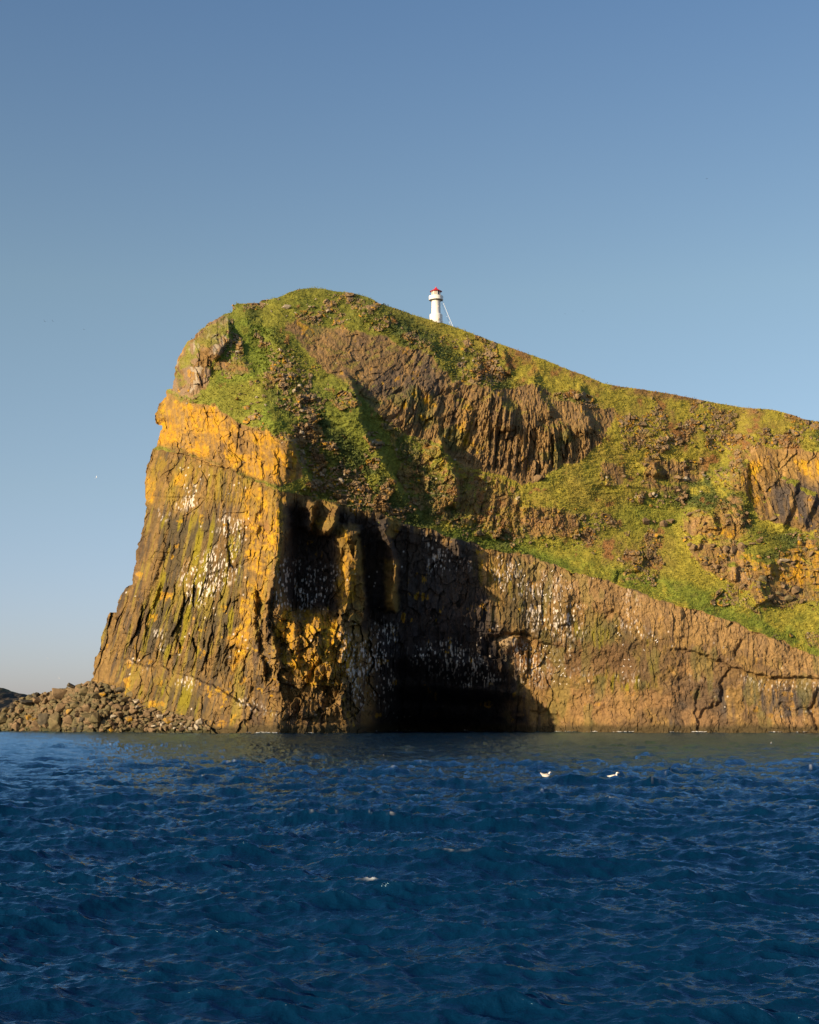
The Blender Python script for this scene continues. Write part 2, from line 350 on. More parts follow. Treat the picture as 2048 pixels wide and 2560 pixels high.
cover('olive', [[(385,1284),(525,1290),(606,1342),(640,1400),(648,1515),(600,1545),(575,1690),(432,1672),(350,1625),(385,1458)],[(1300,1400),(1400,1420),(1420,1560),(1500,1560),(1640,1600),(1660,1720),(1560,1750),(1400,1640),(1240,1540)],[(380,1700),(480,1710),(520,1790),(400,1780),(330,1730)]], 30)
cover('rust', [[(1240,1590),(1400,1600),(1560,1600),(1600,1700),(1520,1790),(1400,1760),(1300,1680)],[(1160,910),(1290,870),(1350,930),(1290,960)],[(1900,1085),(2000,1110),(1990,1135),(1900,1125)],[(590,1290),(680,1300),(690,1380),(640,1350)],[(1310,1255),(1400,1270),(1440,1330),(1340,1350)]], 22)
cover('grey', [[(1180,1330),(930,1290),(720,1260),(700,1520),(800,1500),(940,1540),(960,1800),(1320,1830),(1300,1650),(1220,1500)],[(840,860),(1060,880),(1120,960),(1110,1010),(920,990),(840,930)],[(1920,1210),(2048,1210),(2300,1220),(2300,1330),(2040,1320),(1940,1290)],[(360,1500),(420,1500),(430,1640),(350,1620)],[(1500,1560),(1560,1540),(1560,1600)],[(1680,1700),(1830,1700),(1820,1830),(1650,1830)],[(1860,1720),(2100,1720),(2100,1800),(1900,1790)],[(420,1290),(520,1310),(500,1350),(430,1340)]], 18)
CM['pillars'] = np.zeros_like(GU)
cover('pillars', [[(838,1312),(890,1308),(912,1380),(915,1500),(900,1580),(860,1570),(835,1480),(850,1400)],[(952,1395),(998,1400),(996,1530),(965,1530)],[(784,1243),(843,1255),(840,1345),(780,1335)],[(970,1290),(1000,1300),(985,1345),(965,1340)]], 7)
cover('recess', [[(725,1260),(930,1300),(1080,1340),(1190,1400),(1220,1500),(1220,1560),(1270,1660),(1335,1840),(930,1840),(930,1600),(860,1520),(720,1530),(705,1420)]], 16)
cover('guano', [[(455,1440),(500,1390),(560,1360),(600,1370),(595,1440),(560,1460),(500,1520),(460,1500)],[(400,1275),(430,1285),(400,1310)],[(470,1210),(510,1220),(490,1270),(440,1265)],[(700,1400),(850,1420),(820,1500),(740,1540),(690,1500)],[(930,1540),(990,1560),(980,1780),(930,1740)],[(1020,1620),(1140,1600),(1260,1700),(1180,1720),(1050,1680)],[(1060,1340),(1130,1380),(1180,1420),(1080,1440)],[(1240,1390),(1330,1420),(1430,1450),(1420,1510),(1300,1480),(1230,1450)],[(1270,1600),(1430,1620),(1420,1680),(1380,1720),(1300,1700),(1290,1640)],[(1540,1550),(1590,1550),(1640,1590),(1600,1600)],[(1540,1690),(1620,1670),(1590,1710)],[(1850,1692),(1900,1700),(2048,1708),(2300,1720),(2300,1735),(1900,1720)],[(330,1655),(370,1660),(360,1675)],[(435,1690),(490,1698),(480,1720),(440,1710)],[(385,1580),(410,1580),(405,1620),(390,1610)],[(600,1740),(700,1790),(600,1760)],[(850,1580),(940,1600),(930,1700),(860,1700)],[(1720,1690),(1780,1705),(1770,1712),(1720,1700)],[(560,1290),(600,1300),(600,1350),(540,1330)],[(1560,1470),(1600,1500),(1590,1560),(1560,1540)],[(1400,1650),(1500,1680),(1480,1720),(1400,1700)],[(870,1640),(920,1640),(900,1780),(880,1750)],[(1300,1480),(1480,1520),(1460,1600),(1320,1580)]], 14)
cover('dkgreen', [[(620,770),(680,800),(720,870),(760,940),(830,1060),(960,1180),(1060,1290),(1300,1380),(1320,1392),(1100,1345),(900,1290),(760,1245),(800,1190),(740,1080),(680,1000),(640,880)],[(880,735),(950,760),(1010,800),(1100,860),(1160,950),(1130,950),(1040,880),(940,830),(880,790)],[(980,760),(1100,850),(1260,900),(1300,960),(1480,1000),(1500,1060),(1440,1060),(1280,990),(1180,960),(1100,880)],[(1890,1400),(1960,1360),(1900,1340),(2000,1330),(2048,1360),(2048,1400)],[(1700,1190),(1860,1160),(1850,1210),(1880,1330),(1830,1320),(1780,1280),(1680,1260)],[(2000,1050),(2300,1090),(2300,1150),(1960,1110)],[(980,1060),(1100,1200),(1180,1300),(1280,1330),(1300,1390),(1060,1290)]], 18)
cover('strawgrass', [[(930,750),(1074,800),(1244,860),(1508,960),(1500,1000),(1300,940),(1150,860),(1010,800)],[(1440,1010),(1700,985),(1980,1036),(1960,1110),(1850,1110),(1700,1180),(1560,1160),(1400,1200)],[(1390,1200),(1560,1130),(1700,1170),(1600,1250),(1500,1300),(1320,1250)],[(1450,1330),(1700,1340),(1700,1430),(1500,1430)]], 26)
cover('brown', [[(1540,1060),(1700,1000),(1900,1040),(1960,1110),(1780,1150),(1680,1120),(1560,1110)],[(1400,1000),(1536,1020),(1530,1060)],[(1700,1150),(1860,1120),(1850,1150),(1740,1180)],[(1440,1300),(1640,1320),(1660,1400),(1500,1430)],[(1860,1180),(1700,1190),(1600,1150)],[(760,1130),(950,1240),(900,1250),(780,1210)],[(1100,1200),(1300,1230),(1300,1370),(1140,1290)]], 30)
# a soft blend of rock weight over the uplands
CM['rock'] = np.clip(np.maximum.reduce([CM['low'], CM['face'], CM['orangewall'], CM['pale'], CM['rightrock'], CM['centre'] * .62, CM['outcrops'] * .62]), 0, 1)
CM['recess'] = CM['recess'] * (1 - CM['pillars'])  # sunlit pillars stay out of the shade painted over the recess
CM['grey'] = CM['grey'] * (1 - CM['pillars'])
CM['chaos'] = poly_mask([(640,1470),(700,1500),(820,1500),(950,1520),(960,1800),(700,1790),(640,1700)], 20)
CM['cols'] = np.maximum.reduce([poly_mask([(240,1500),(330,1480),(560,1440),(660,1480),(640,1740),(480,1680),(300,1640),(235,1690)], 18), poly_mask([(820,960),(940,960),(1180,980),(1300,1010),(1400,1060),(1500,1080),(1470,1140),(1340,1190),(1160,1160),(1080,1100),(960,1060),(850,1000)], 12), .6 * poly_mask([(760,1240),(960,1290),(940,1400),(760,1380)], 12), .12 * poly_mask([(365,1140),(600,1190),(640,1240),(620,1480),(340,1480)], 14), .15 * poly_mask([(1300,1400),(2048,1640),(2048,1690),(1700,1620),(1300,1560)], 14)])

# ------------------------------------------------------------------ the headland: fine mesh
ST = 1.3
U1 = np.arange(215, 2470, ST, dtype=np.float32); V1 = np.arange(712, 1846, ST, dtype=np.float32)
U, V = np.meshgrid(U1, V1)
nr, nc = U.shape
w1 = fbm(U / 46, V / 46, 11, 3); w2 = fbm(U / 46, V / 46, 12, 3)
w3 = vn(U / 9, V / 9, 13); w4 = vn(U / 9, V / 9, 14)
UW = U + 9 * w1 + 2.5 * w3; VW = V + 9 * w2 + 2.5 * w4
def samp(A, u, v):
    x = np.clip((u - UC[0]) / CS, 0, A.shape[1] - 1.001); y = np.clip((v - VC[0]) / CS, 0, A.shape[0] - 1.001)
    i = x.astype(np.int32); j = y.astype(np.int32); fx = x - i; fy = y - j
    return (A[j, i] * (1 - fx) + A[j, i + 1] * fx) * (1 - fy) + (A[j + 1, i] * (1 - fx) + A[j + 1, i + 1] * fx) * fy
keep = samp(SD, U + 2.2 * w3, V + 1.2 * w4 * (U < 720)) > 0
idx = np.flatnonzero(keep.ravel())
u = U.ravel()[idx]; v = V.ravel()[idx]; uw = UW.ravel()[idx]; vw = VW.ravel()[idx]; del UW, VW
K = {k: samp(m, uw, vw) for k, m in CM.items()}
D = samp(DM, u + .3 * (uw - u), v + .3 * (vw - v)) + samp(F, uw, vw)
x_, z_ = u * .12, v * .12                        # metres at the cliff's distance
low, rock = K['low'], K['rock']
# lean of the columns: left face leans left downward, upper face fans
lean = np.where(low > .5, np.interp(u, [200, 500, 700, 1300, 2048], [.30, .22, .05, .0, -.05]), np.interp(u, [700, 1000, 1200, 1400, 1500], [-.1, .25, .28, -.05, -.2]))
sc_ = x_ + lean * (z_ - 180)
rough_ = np.maximum(rock, .9 * K['centre']) * (1 + 1.5 * K['chaos'])
f1, e1, H1 = facet(sc_ / 7 + .3 * w1.ravel()[idx], z_ / 11, 21, 1.3)
f2, e2, H2 = facet(sc_ / 2.3 + .18 * fbm(x_ / 5, z_ / 5, 33, 3), z_ / np.where(low > .5, 8.5, 5) + .5 * fbm(x_ / 4, z_ / 4, 34, 3), 22, 1.4)
f3, e3, H3 = facet(sc_ / .95 + .5 * fbm(x_ / 2, z_ / 2, 35, 2), z_ / 1.9, 23, 1.4)
f4 = fbm(x_ / .7, z_ / .8, 24, 3)
fc, ec, HC = facet(sc_ / 2.0 + .5 * fbm(x_ / 6, z_ / 6, 31, 3), z_ / np.where(low > .5, 14, 8), 25, 1.8)   # columns
fc2, ec2, HC2 = facet(sc_ / 1.0, z_ / 7, 26, 1.6)
f5, e5, H5 = facet(sc_ / 3.4 + .5 * fbm(x_ / 4, z_ / 4, 51, 3), z_ / 4.8 + .3 * vn(x_ / 3, z_ / 3, 52), 53, 1.7)
f6, e6, H6 = facet(sc_ / 3.9 + .4 * fbm(x_ / 6, z_ / 6, 54, 3), z_ / 15, 55, 1.7)
K['low'] = low = samp(CM['low'], uw, vw + 9 * f2 + 6 * f3)
cols = K['cols']
n0 = fbm(x_ / 6, z_ / 6, 39, 2)
smoothwall = low * sm(1350, 1450, u)
amp1 = .9 * rough_ * (1 - .75 * smoothwall) * (1 - .45 * K['face']); nv = np.clip(.75 + 1.1 * fbm(x_ / 9, z_ / 12, 49, 3), .2, 1.5)
amp2 = .95 * rough_ * (1 - .7 * smoothwall) * nv * (1 - .3 * K['face']) ; amp3 = .60 * rough_ * (1 - .35 * smoothwall) * (.5 + .5 * nv) * (1 + .4 * K['face'])
disp = amp1 * f1 + amp2 * f2 * (1 - .4 * cols) + amp3 * f3 + .16 * rough_ * f4 * (1 + 1.6 * K['face']) + .35 * K['face'] * fbm(x_ / 1.6, z_ / 1.3, 29, 3)
disp += 3.6 * K['chaos'] * f5 + 1.5 * K['face'] * cols * f6 + 1.0 * K['pale'] * f5 + .9 * K['pale'] * f2 + 1.3 * K['centre'] * f5 + .5 * K['orangewall'] * f5 + K['pillars'] * (1.2 * f5 + 1.0 * f2) + 2.0 * K['recess'] * f5 + .8 * K['recess'] * f2
disp += cols * (1.9 * fc * np.clip(1 + 1.1 * n0, .3, 1.8) + .8 * fc2 - .4 * np.exp(-(ec / .12) ** 2))
disp += -.3 * rock * (1 - K['face']) * np.exp(-(e2 / .07) ** 2) * (1 - smoothwall) * sm(.0, .4, vn(x_ / 5, z_ / 6, 36) + .3 * K['chaos'])
rg = 1 - np.abs(fbm(sc_ / 5 , z_ / 9, 37, 5, .55)) * 3.2
disp += .7 * low * sm(.05, .45, vn(x_ / 22 + 3, (z_ - .12 * x_) / 2.4, 56)) * sm(-.1, .3, vn(x_ / 7, z_ / 12, 57)) * (1 - .5 * smoothwall)
disp += rock * .5 * fbm(sc_ / 2.2, z_ / 9, 27, 3) * (1 - .7 * smoothwall) + rock * smoothwall * 1.5 * fbm(x_ / 6, z_ / 5, 28, 5, .55)
# turf: hummocks, sheep terraces, tufts, half-buried stones
gr = 1 - rock
terr = np.sin((z_ + 2.2 * fbm(x_ / 9, z_ / 6, 40, 3)) * 2 * math.pi / 1.7)
disp += gr * (1.2 * fbm((x_ - .4 * z_) / 9, z_ / 9, 38, 3) + .8 * fbm(x_ / 5, z_ / 3.6, 41, 4) + (.32 + .3 * sm(1100, 900, u)) * fbm(x_ / 1.5, z_ / .9, 42, 3) + .16 * terr * sm(-.2, .5, vn(x_ / 14, z_ / 9, 43)))
herb = K['dkgreen'] * gr
hf, he, hH = facet(x_ / .8, z_ / .6, 44, 1.0)
disp += herb * (.5 * hf + .35 * fbm(x_ / .5, z_ / .4, 45, 2))
stony = sm(.10, .42, fbm(x_ / 7, z_ / 6, 46, 3) + .5 * K['brown'] + .45 * K['outcrops'] + .5 * K['centre'] + .25 * herb + .16 * sm(1100, 900, u) - .07 - .12 * sm(1050, 1200, u)) * (1 - low)
bs, be, bH = facet(x_ / .85 + .4 * fbm(x_, z_, 81, 2), z_ / .7, 47, 1.5)
isst = (rnd(bH, 5) < .55 * stony).astype(np.float32) * sm(.05, .2, be) * gr
bs2, be2, bH2 = facet(x_ / 2.2 + .5 * fbm(x_ / 2, z_ / 2, 82, 2), z_ / 1.5, 48, 1.5)
isst2 = (rnd(bH2, 5) < .25 * stony).astype(np.float32) * sm(.05, .16, be2) * gr
isst = np.maximum(isst, isst2)
crag = (rnd(H5, 5) < .33 * np.clip(stony * 1.2 + .5 * K['outcrops'] + .35 * K['centre'], 0, 1)).astype(np.float32) * sm(.04, .14, e5) * gr
disp += crag * (.7 + 1.6 * f5 + .7 * f2)
disp += isst * (.35 + .8 * np.abs(bs)) + isst2 * (.5 + 1.1 * bs2)
D = D - disp
a_, b_ = ray(u, v)
X = a_ * D; Y = D; Z = EYE + b_ * D
co = np.stack([X, Y, Z], 1)
print('headland verts', len(idx), 'at', round(time.perf_counter() - T0, 1))

# face list
vid = np.full(nr * nc, -1, np.int32); vid[idx] = np.arange(len(idx), dtype=np.int32); vid = vid.reshape(nr, nc)
q = np.stack([vid[1:, :-1], vid[1:, 1:], vid[:-1, 1:], vid[:-1, :-1]], -1).reshape(-1, 4)
q = q[(q >= 0).all(1)]
# medium-scale facing: how much the landform itself looks up (turf settles there)
Dg = np.full(nr * nc, np.nan, np.float32); Dg[idx] = D; Dg = Dg.reshape(nr, nc)
Dn_ = np.where(np.isnan(Dg), 480, Dg); Ds = blur(Dn_.astype(np.float32), 2, 2)
dz = np.zeros_like(Ds); dz[1:] = (Ds[:-1] - Ds[1:])       # depth gained per row upward
flatness = (dz / (ST * .125)).ravel()[idx]                # >1 : below about 45 degrees
shelf = sm(.9, 1.8, flatness)

# ------------------------------------------------------------------ surface cover colours
def L(*c): return np.array(c, np.float32)
def mix(A, Bc, f): f = np.clip(f, 0, 1)[:, None]; return A * (1 - f) + Bc * f
n_big = fbm(x_ / 14, z_ / 11, 60, 4); n_mid = fbm(x_ / 3.2, z_ / 3.2, 61, 4); n_fine = fbm(x_ / .8, z_ / .9, 62, 3)
n_str = fbm(sc_ / 1.1, z_ / 9, 63, 4); n_str2 = fbm(sc_ / .6, z_ / 4.5, 64, 3)
colr = mix(L(.200, .122, .046)[None].repeat(len(u), 0), L(.280, .175, .060), .5 + .9 * n_big)
colr = mix(colr, L(.115, .075, .045), sm(.0, .6, n_str + .4 * n_mid))
colr = mix(colr, L(.26, .165, .085), sm(.15, .6, n_mid - .3 * n_str) * .7)
colr *= (1 + .30 * n_fine)[:, None]
colr *= (.84 + .32 * rnd(H2, 9))[:, None]                  # blocks differ a little in tone
colr = mix(colr, L(.060, .052, .050), K['grey'] * sm(-.6, .1, n_str + n_big) * .9)  # grey rock; over the recess its shade is put into the colour too
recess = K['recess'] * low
recess_shade = L(.056, .044, .039)[None] + (L(.022, .020, .024) - L(.056, .044, .039))[None] * sm(1380, 1640, v)[:, None]  # dark basalt plus recess shade put into the colour, deeper towards the sea
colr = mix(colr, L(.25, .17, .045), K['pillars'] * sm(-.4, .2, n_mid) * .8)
colr = mix(colr, recess_shade, recess * (.90 - .3 * sm(-.1, .5, n_str + n_big)))
colr = mix(colr, L(.175, .115, .060), K['face'] * .4)
colr = mix(colr, L(.10, .11, .03), K['face'] * sm(.25, .5, n_big + .4 * n_mid) * .6)
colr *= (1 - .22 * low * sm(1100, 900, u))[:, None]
colr = mix(colr, L(.235, .160, .020), K['mustard'] * sm(-.35, .3, n_str + .5 * n_mid) * .85)
recess_ = K['recess'] * (1 - K['chaos'])
ol = K['olive'] * sm(-.6, .15, n_str + .5 * n_big)
colr = mix(colr, L(.074, .058, .030), ol * .9)
colr = mix(colr, L(.075, .058, .040), low * (u < 700) * sm(.05, .45, n_str2 + .5 * n_str) * .75)
colr = mix(colr, L(.25, .19, .03), low * (u < 700) * sm(.15, .5, fbm(sc_ / 1.3, z_ / 12, 73, 4)) * .6)
colr = mix(colr, L(.20, .165, .012), K['olive'] * sm(.18, .42, fbm(sc_ / 1.8, z_ / 11, 65, 4)) * .85)
colr = mix(colr, L(.27, .135, .048), K['rust'] * sm(-.2, .5, n_mid + n_big + .4 * n_str) * .62)
colr = mix(colr, L(.22, .155, .10), K['pale'] * (rnd(H2, 4) < .4) * .7 + K['pale'] * sm(.2, .4, n_mid) * .3)
colr = mix(colr, L(.32, .27, .20), K['pale'] * (rnd(H3, 4) < .16) * .8)
ovl = np.exp(-(((u - 1264) / 26) ** 2 + ((v - 1605) / 17) ** 2) ** 3)
colr = mix(colr, L(.36, .26, .15), ovl)
lich = sm(.0, .55, K['orange'] * .8 - .55 - .25 * recess_ + .38 * n_mid + .34 * n_str2 + .15 * n_fine + .25 * (rnd(H2, 6) - .5))
lich = np.maximum(lich, .7 * sm(.52, .66, n_mid + .3 * n_str2 + .1 * low * (u < 700)) * rock)
colr = mix(colr, L(.31, .18, .045), K['orange'] * sm(-.5, .3, n_mid) * .6)
colr = mix(colr, L(.41, .215, .016), lich * sm(-.7, .0, n_fine + .5 * n_str2) * .92)
colr = mix(colr, L(.44, .30, .018), lich * sm(.0, .5, n_fine + .4 * n_big) * .6)
gs = fbm(sc_ / .35, z_ / 1.5, 66, 3); gc, ge, gH = facet(sc_ / 1.1, z_ / 1.7, 67)
gu = K['guano'] * sm(.30, .48, gs + .45 * n_mid - .05 + .1 * (u < 700)) + K['guano'] * (rnd(worley(x_ / .75, z_ / 1.7, 68)[2], 3) < .34) * sm(.34, .16, worley(x_ / .75, z_ / 1.7, 68)[0]) * .95
spk = worley(sc_ / 1.9, z_ / 2.4, 69)
gu = np.maximum(gu, low * (rnd(spk[2], 3) < .30 * sm(.12, .5, fbm(x_ / 8, z_ / 8, 71, 3))) * sm(.16, .08, spk[0]) * .8 * sm(1810, 1780, v))
colr = mix(colr, L(.62, .56, .50), np.clip(gu, 0, 1) * .92)
strip = low * sm(1240, 1340, u) * (1 - sm(45, 95, v - np.interp(u, lx, lv) + 18 * n_big))
colr = mix(colr, L(.27, .17, .080), strip * .55)
colr = mix(colr, L(.125, .078, .042), low * sm(1300, 1400, u) * (1 - strip) * sm(-.05, .4, n_big + .45 * n_mid) * .8)
colr = mix(colr, L(.25, .145, .065), low * sm(1220, 1320, u) * (1 - strip) * sm(.1, .4, fbm(x_ / 11, z_ / 7, 74, 4)) * .6)
colr = mix(colr, L(.13, .125, .035), low * sm(1220, 1320, u) * sm(.15, .4, fbm(sc_ / 4, z_ / 9, 75, 4)) * .4)
# rock tide line
tide = sm(3.2, 1.3, Z + .6 * n_mid)
colr = mix(colr, L(.060, .045, .022), tide * .9)
# turf
gcol = mix(L(.290, .245, .036)[None].repeat(len(u), 0), L(.185, .190, .030), sm(-.4, .6, n_big + .5 * n_mid))
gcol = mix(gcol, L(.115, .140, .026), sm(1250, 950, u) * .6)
gcol = mix(gcol, L(.280, .215, .042), K['strawgrass'] * sm(-.5, .3, n_mid + .6 * n_big) * .75)
gcol = mix(gcol, L(.170, .115, .040), K['brown'] * sm(-.2, .4, n_mid + .5 * n_fine) * .8)
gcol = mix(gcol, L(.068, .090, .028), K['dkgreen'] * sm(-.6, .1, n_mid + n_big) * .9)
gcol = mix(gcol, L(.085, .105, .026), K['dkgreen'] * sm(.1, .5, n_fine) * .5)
gcol = mix(gcol, L(.26, .115, .045), sm(.45, .62, n_mid + .3 * K['rust'] + .3 * K['brown']) * .7)
gcol = mix(gcol, L(.26, .11, .045), K['rust'] * .75 * sm(-.3, .2, n_mid))
gcol = mix(gcol, L(.135, .180, .026), K['fresh'] * .75 * sm(-.6, .2, n_mid))
rim = sm(26, 8, samp(SD, u, v)) * sm(1180, 1300, u)
gcol = mix(gcol, L(.215, .115, .050), rim * sm(-.5, .2, n_mid + n_big) * .85)
gcol *= (1 + .25 * n_fine)[:, None]
gcol *= (.9 + .2 * rnd(hH, 4))[:, None]
stonec = mix(L(.20, .135, .075)[None].repeat(len(u), 0), L(.28, .195, .11), rnd(bH, 7))
stonec = mix(stonec, L(.42, .22, .02), (rnd(bH, 8) < .25 + .3 * K['orange']) * .9 * (fbm(x_ / .9, z_ / .9, 70, 2) > -.1))
gcol = mix(gcol, stonec, isst * .95)
gcol = mix(gcol, colr, crag * (1 - .8 * shelf) * .95)
turf_on_rock = rock * (1 - low) * (1 - K['orangewall'] * .6) * (1 - .45 * K['pale']) * (1 - .55 * K['face']) * shelf * sm(-.5, .1, n_mid + .4)
turf_low = low * shelf * sm(.0, .4, n_big + n_mid) * .4 * sm(1500, 1300, v)
bare = rock * (1 - np.clip(turf_on_rock + turf_low, 0, 1)) * (1 - (K['centre'] + .15 * K['outcrops']) * (1 - K['face']) * (1 - low) * sm(-.12, .12, n_mid + .5 * n_big + .25 * (rnd(H2, 5) - .5)))
mixr = sm(.32, .62, bare + .25 * n_mid * (bare > .05) * (bare < .95))
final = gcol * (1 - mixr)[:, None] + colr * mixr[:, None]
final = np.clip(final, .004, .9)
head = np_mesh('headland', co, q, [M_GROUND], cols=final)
tag(head, kind='structure', label='steep basalt headland with orange lichen, bird ledges and green turf above the sea', cat='headland')
# its far side: same outline pushed back and falling away, closing the landform
s2 = 9
rr = np.arange(0, nr, s2); cc = np.arange(0, nc, s2)
Vb, Ub = np.meshgrid(V1[rr], U1[cc], indexing='ij'); sdb = samp(SD, Ub, Vb)
kb = (sdb > 1.5) & ~np.isnan(Dg[rr][:, cc]); ib = np.flatnonzero(kb.ravel())
ub, vb, db_ = Ub.ravel()[ib], Vb.ravel()[ib], Dg[rr][:, cc].ravel()[ib]
ab, bb = ray(ub, vb); tb = 170 * np.sqrt(np.clip(sdb.ravel()[ib] / 260, 0, 1)) + 1.0 + 6 * fbm(ub / 60, vb / 60, 80, 4) * np.clip(sdb.ravel()[ib] / 40, 0, 1)
cob = np.stack([ab * db_, db_ + tb, EYE + bb * db_ - .6], 1)
vb_ = np.full(kb.size, -1, np.int32); vb_[ib] = np.arange(len(ib)); vb_ = vb_.reshape(kb.shape)
qb = np.stack([vb_[:-1, :-1], vb_[:-1, 1:], vb_[1:, 1:], vb_[1:, :-1]], -1).reshape(-1, 4); qb = qb[(qb >= 0).all(1)]
back = np_mesh('headland_far_slope', cob, qb, [M_GROUND], cols=np.tile(L(.10, .10, .025), (len(ib), 1)), smooth=True)
tag(back, kind='structure')
def surf(uu, vv):                                # point of the headland's surface seen at a photo pixel
    j = int(round((vv - V1[0]) / ST)); i = int(round((uu - U1[0]) / ST))
    d = Dg[min(max(j, 0), nr - 1), min(max(i, 0), nc - 1)]
    if np.isnan(d): return None
    return at(uu, vv, float(d))
print('headland done', round(time.perf_counter() - T0, 1))

# ------------------------------------------------------------------ the sea
def ocean_tile(N, Lm, lam_p, wd, spread, seed, hs, lmin=0., lmax=1e9):
    rs = np.random.RandomState(seed)
    k1 = np.fft.fftfreq(N, d=Lm / N) * 2 * np.pi; kx, ky = np.meshgrid(k1, k1); k = np.hypot(kx, ky); k[0, 0] = 1e-6
    kp = 2 * np.pi / lam_p
    cosd = (kx * math.cos(wd) + ky * math.sin(wd)) / k
    S = np.exp(-1.25 * (kp / k) ** 2) / k ** 3.55 * (np.abs(cosd) ** spread * .9 + .10)
    S[(2 * np.pi / k < lmin) | (2 * np.pi / k > lmax)] = 0; S[0, 0] = 0
    Hk = np.sqrt(S) * (rs.randn(N, N) + 1j * rs.randn(N, N))
    h = np.real(np.fft.ifft2(Hk)); s = hs / 4 / h.std()
    dx = np.real(np.fft.ifft2(-1j * kx / k * Hk)); dy = np.real(np.fft.ifft2(-1j * ky / k * Hk))
    return (h * s).astype(np.float32), (dx * s).astype(np.float32), (dy * s).astype(np.float32)
def tsamp(A, x, y, Lm):
    N = A.shape[0]; fx = (x / Lm) % 1 * N; fy = (y / Lm) % 1 * N; i = fx.astype(np.int32); j = fy.astype(np.int32); tx = fx - i; ty = fy - j
    i %= N; j %= N; i2 = (i + 1) % N; j2 = (j + 1) % N
    return (A[j, i] * (1 - tx) + A[j, i2] * tx) * (1 - ty) + (A[j2, i] * (1 - tx) + A[j2, i2] * tx) * ty
vrow = np.concatenate([[V_HOR + EYE * F_PX / d for d in (9000, 5000, 3000, 2000, 1400, 1000, 800, 700)], np.arange(1823, 2680, .85)])
Dr = EYE * F_PX / (vrow - V_HOR); Dr = np.concatenate([Dr, [13, 10, 6, 2, -40]])
ac = np.arange(-.50, .50, 1.9 / F_PX)
out = .50 * 1.06 ** np.arange(1, 48); ac = np.concatenate([-out[::-1], ac, out])
AA, DD = np.meshgrid(ac, Dr); DD_ = np.maximum(DD, 8)
sxx = (AA * DD_).astype(np.float32); syy = np.maximum(DD, -40).astype(np.float32)
fade = 1 - .0 * sm(200, 600, syy)
hh = np.zeros_like(sxx); ddx = hh.copy(); ddy = hh.copy()
for (N, Lm, lp, wd, spr, sd_, hs, rot, lmin, lmax) in [(512, 71., 9., R(72), 8, 3, .50, .0, 2.5, 99), (1024, 41., 3.4, R(66), 7, 5, .27, .18, .2, 5.), (512, 13.7, .9, R(95), 4, 8, .045, -.3, .08, 1.6)]:
    h_, tx_, ty_ = ocean_tile(N, Lm, lp, wd, spr, sd_, hs, lmin, lmax)
    c_, s_ = math.cos(rot), math.sin(rot); xr = sxx * c_ + syy * s_; yr = -sxx * s_ + syy * c_
    g = 1.0 if Lm > 20 else 1 - sm(60, 160, syy)
    a1 = tsamp(tx_, xr, yr, Lm); a2 = tsamp(ty_, xr, yr, Lm)
    hh += g * tsamp(h_, xr, yr, Lm); ddx += g * (a1 * c_ - a2 * s_); ddy += g * (a1 * s_ + a2 * c_)
gust = 1 + .5 * fbm(sxx / 40, syy / 55, 90, 3)
hh *= fade * gust; ddx *= fade * gust; ddy *= fade * gust
inside = (np.abs(AA) < 2)
sea_co = np.stack([sxx - .85 * ddx * inside, syy - .85 * ddy * inside, hh], -1)
# foam flecks where crests pinch
crest = .7 * sm(.40, .56, hh * (1 + .6 * fbm(sxx / 1.2, syy / .8, 91, 3))) * sm(.28, .5, fbm(sxx / .5, syy / .35, 92, 3) + .3 * fbm(sxx / 9, syy / 12, 93, 2))
shore = np.zeros_like(hh)
R_, K_ = hh.shape; vi = np.arange(R_ * K_, dtype=np.int32).reshape(R_, K_)
sq = np.stack([vi[1:, :-1], vi[1:, 1:], vi[:-1, 1:], vi[:-1, :-1]], -1).reshape(-1, 4)
m = bpy.data.materials.new('sea_water'); m.use_nodes = True; n = m.node_tree.nodes; l = m.node_tree.links
n.remove(n['Principled BSDF'])
dif = n.new('ShaderNodeBsdfDiffuse'); gls = n.new('ShaderNodeBsdfGlossy'); gls.inputs['Color'].default_value = (.44, .70, .96, 1); gls.inputs['Roughness'].default_value = .13
frs = n.new('ShaderNodeFresnel'); frs.inputs['IOR'].default_value = 1.35; mxs = n.new('ShaderNodeMixShader')
fo = n.new('ShaderNodeAttribute'); fo.attribute_name = 'foam'
mx = n.new('ShaderNodeMixRGB'); mx.inputs['Color1'].default_value = (.0008, .0170, .049, 1); mx.inputs['Color2'].default_value = (.62, .66, .68, 1)
l.new(fo.outputs['Fac'], mx.inputs['Fac']); l.new(mx.outputs[0], dif.inputs['Color'])
l.new(frs.outputs[0], mxs.inputs[0]); l.new(dif.outputs[0], mxs.inputs[1]); l.new(gls.outputs[0], mxs.inputs[2]); l.new(mxs.outputs[0], n['Material Output'].inputs['Surface'])
g = n.new('ShaderNodeNewGeometry'); mp = n.new('ShaderNodeMapping'); mp.inputs['Scale'].default_value = (1, 1.5, 1); l.new(g.outputs['Position'], mp.inputs[0])
nz = n.new('ShaderNodeTexNoise'); nz.inputs['Scale'].default_value = 7; nz.inputs['Detail'].default_value = 5; nz.inputs['Roughness'].default_value = .62; l.new(mp.outputs[0], nz.inputs['Vector'])
nz2 = n.new('ShaderNodeTexNoise'); nz2.inputs['Scale'].default_value = 1.1; nz2.inputs['Detail'].default_value = 5; nz2.inputs['Roughness'].default_value = .6; l.new(mp.outputs[0], nz2.inputs['Vector'])
b1 = n.new('ShaderNodeBump'); b1.inputs['Strength'].default_value = .42; b1.inputs['Distance'].default_value = .045; l.new(nz.outputs['Fac'], b1.inputs['Height'])
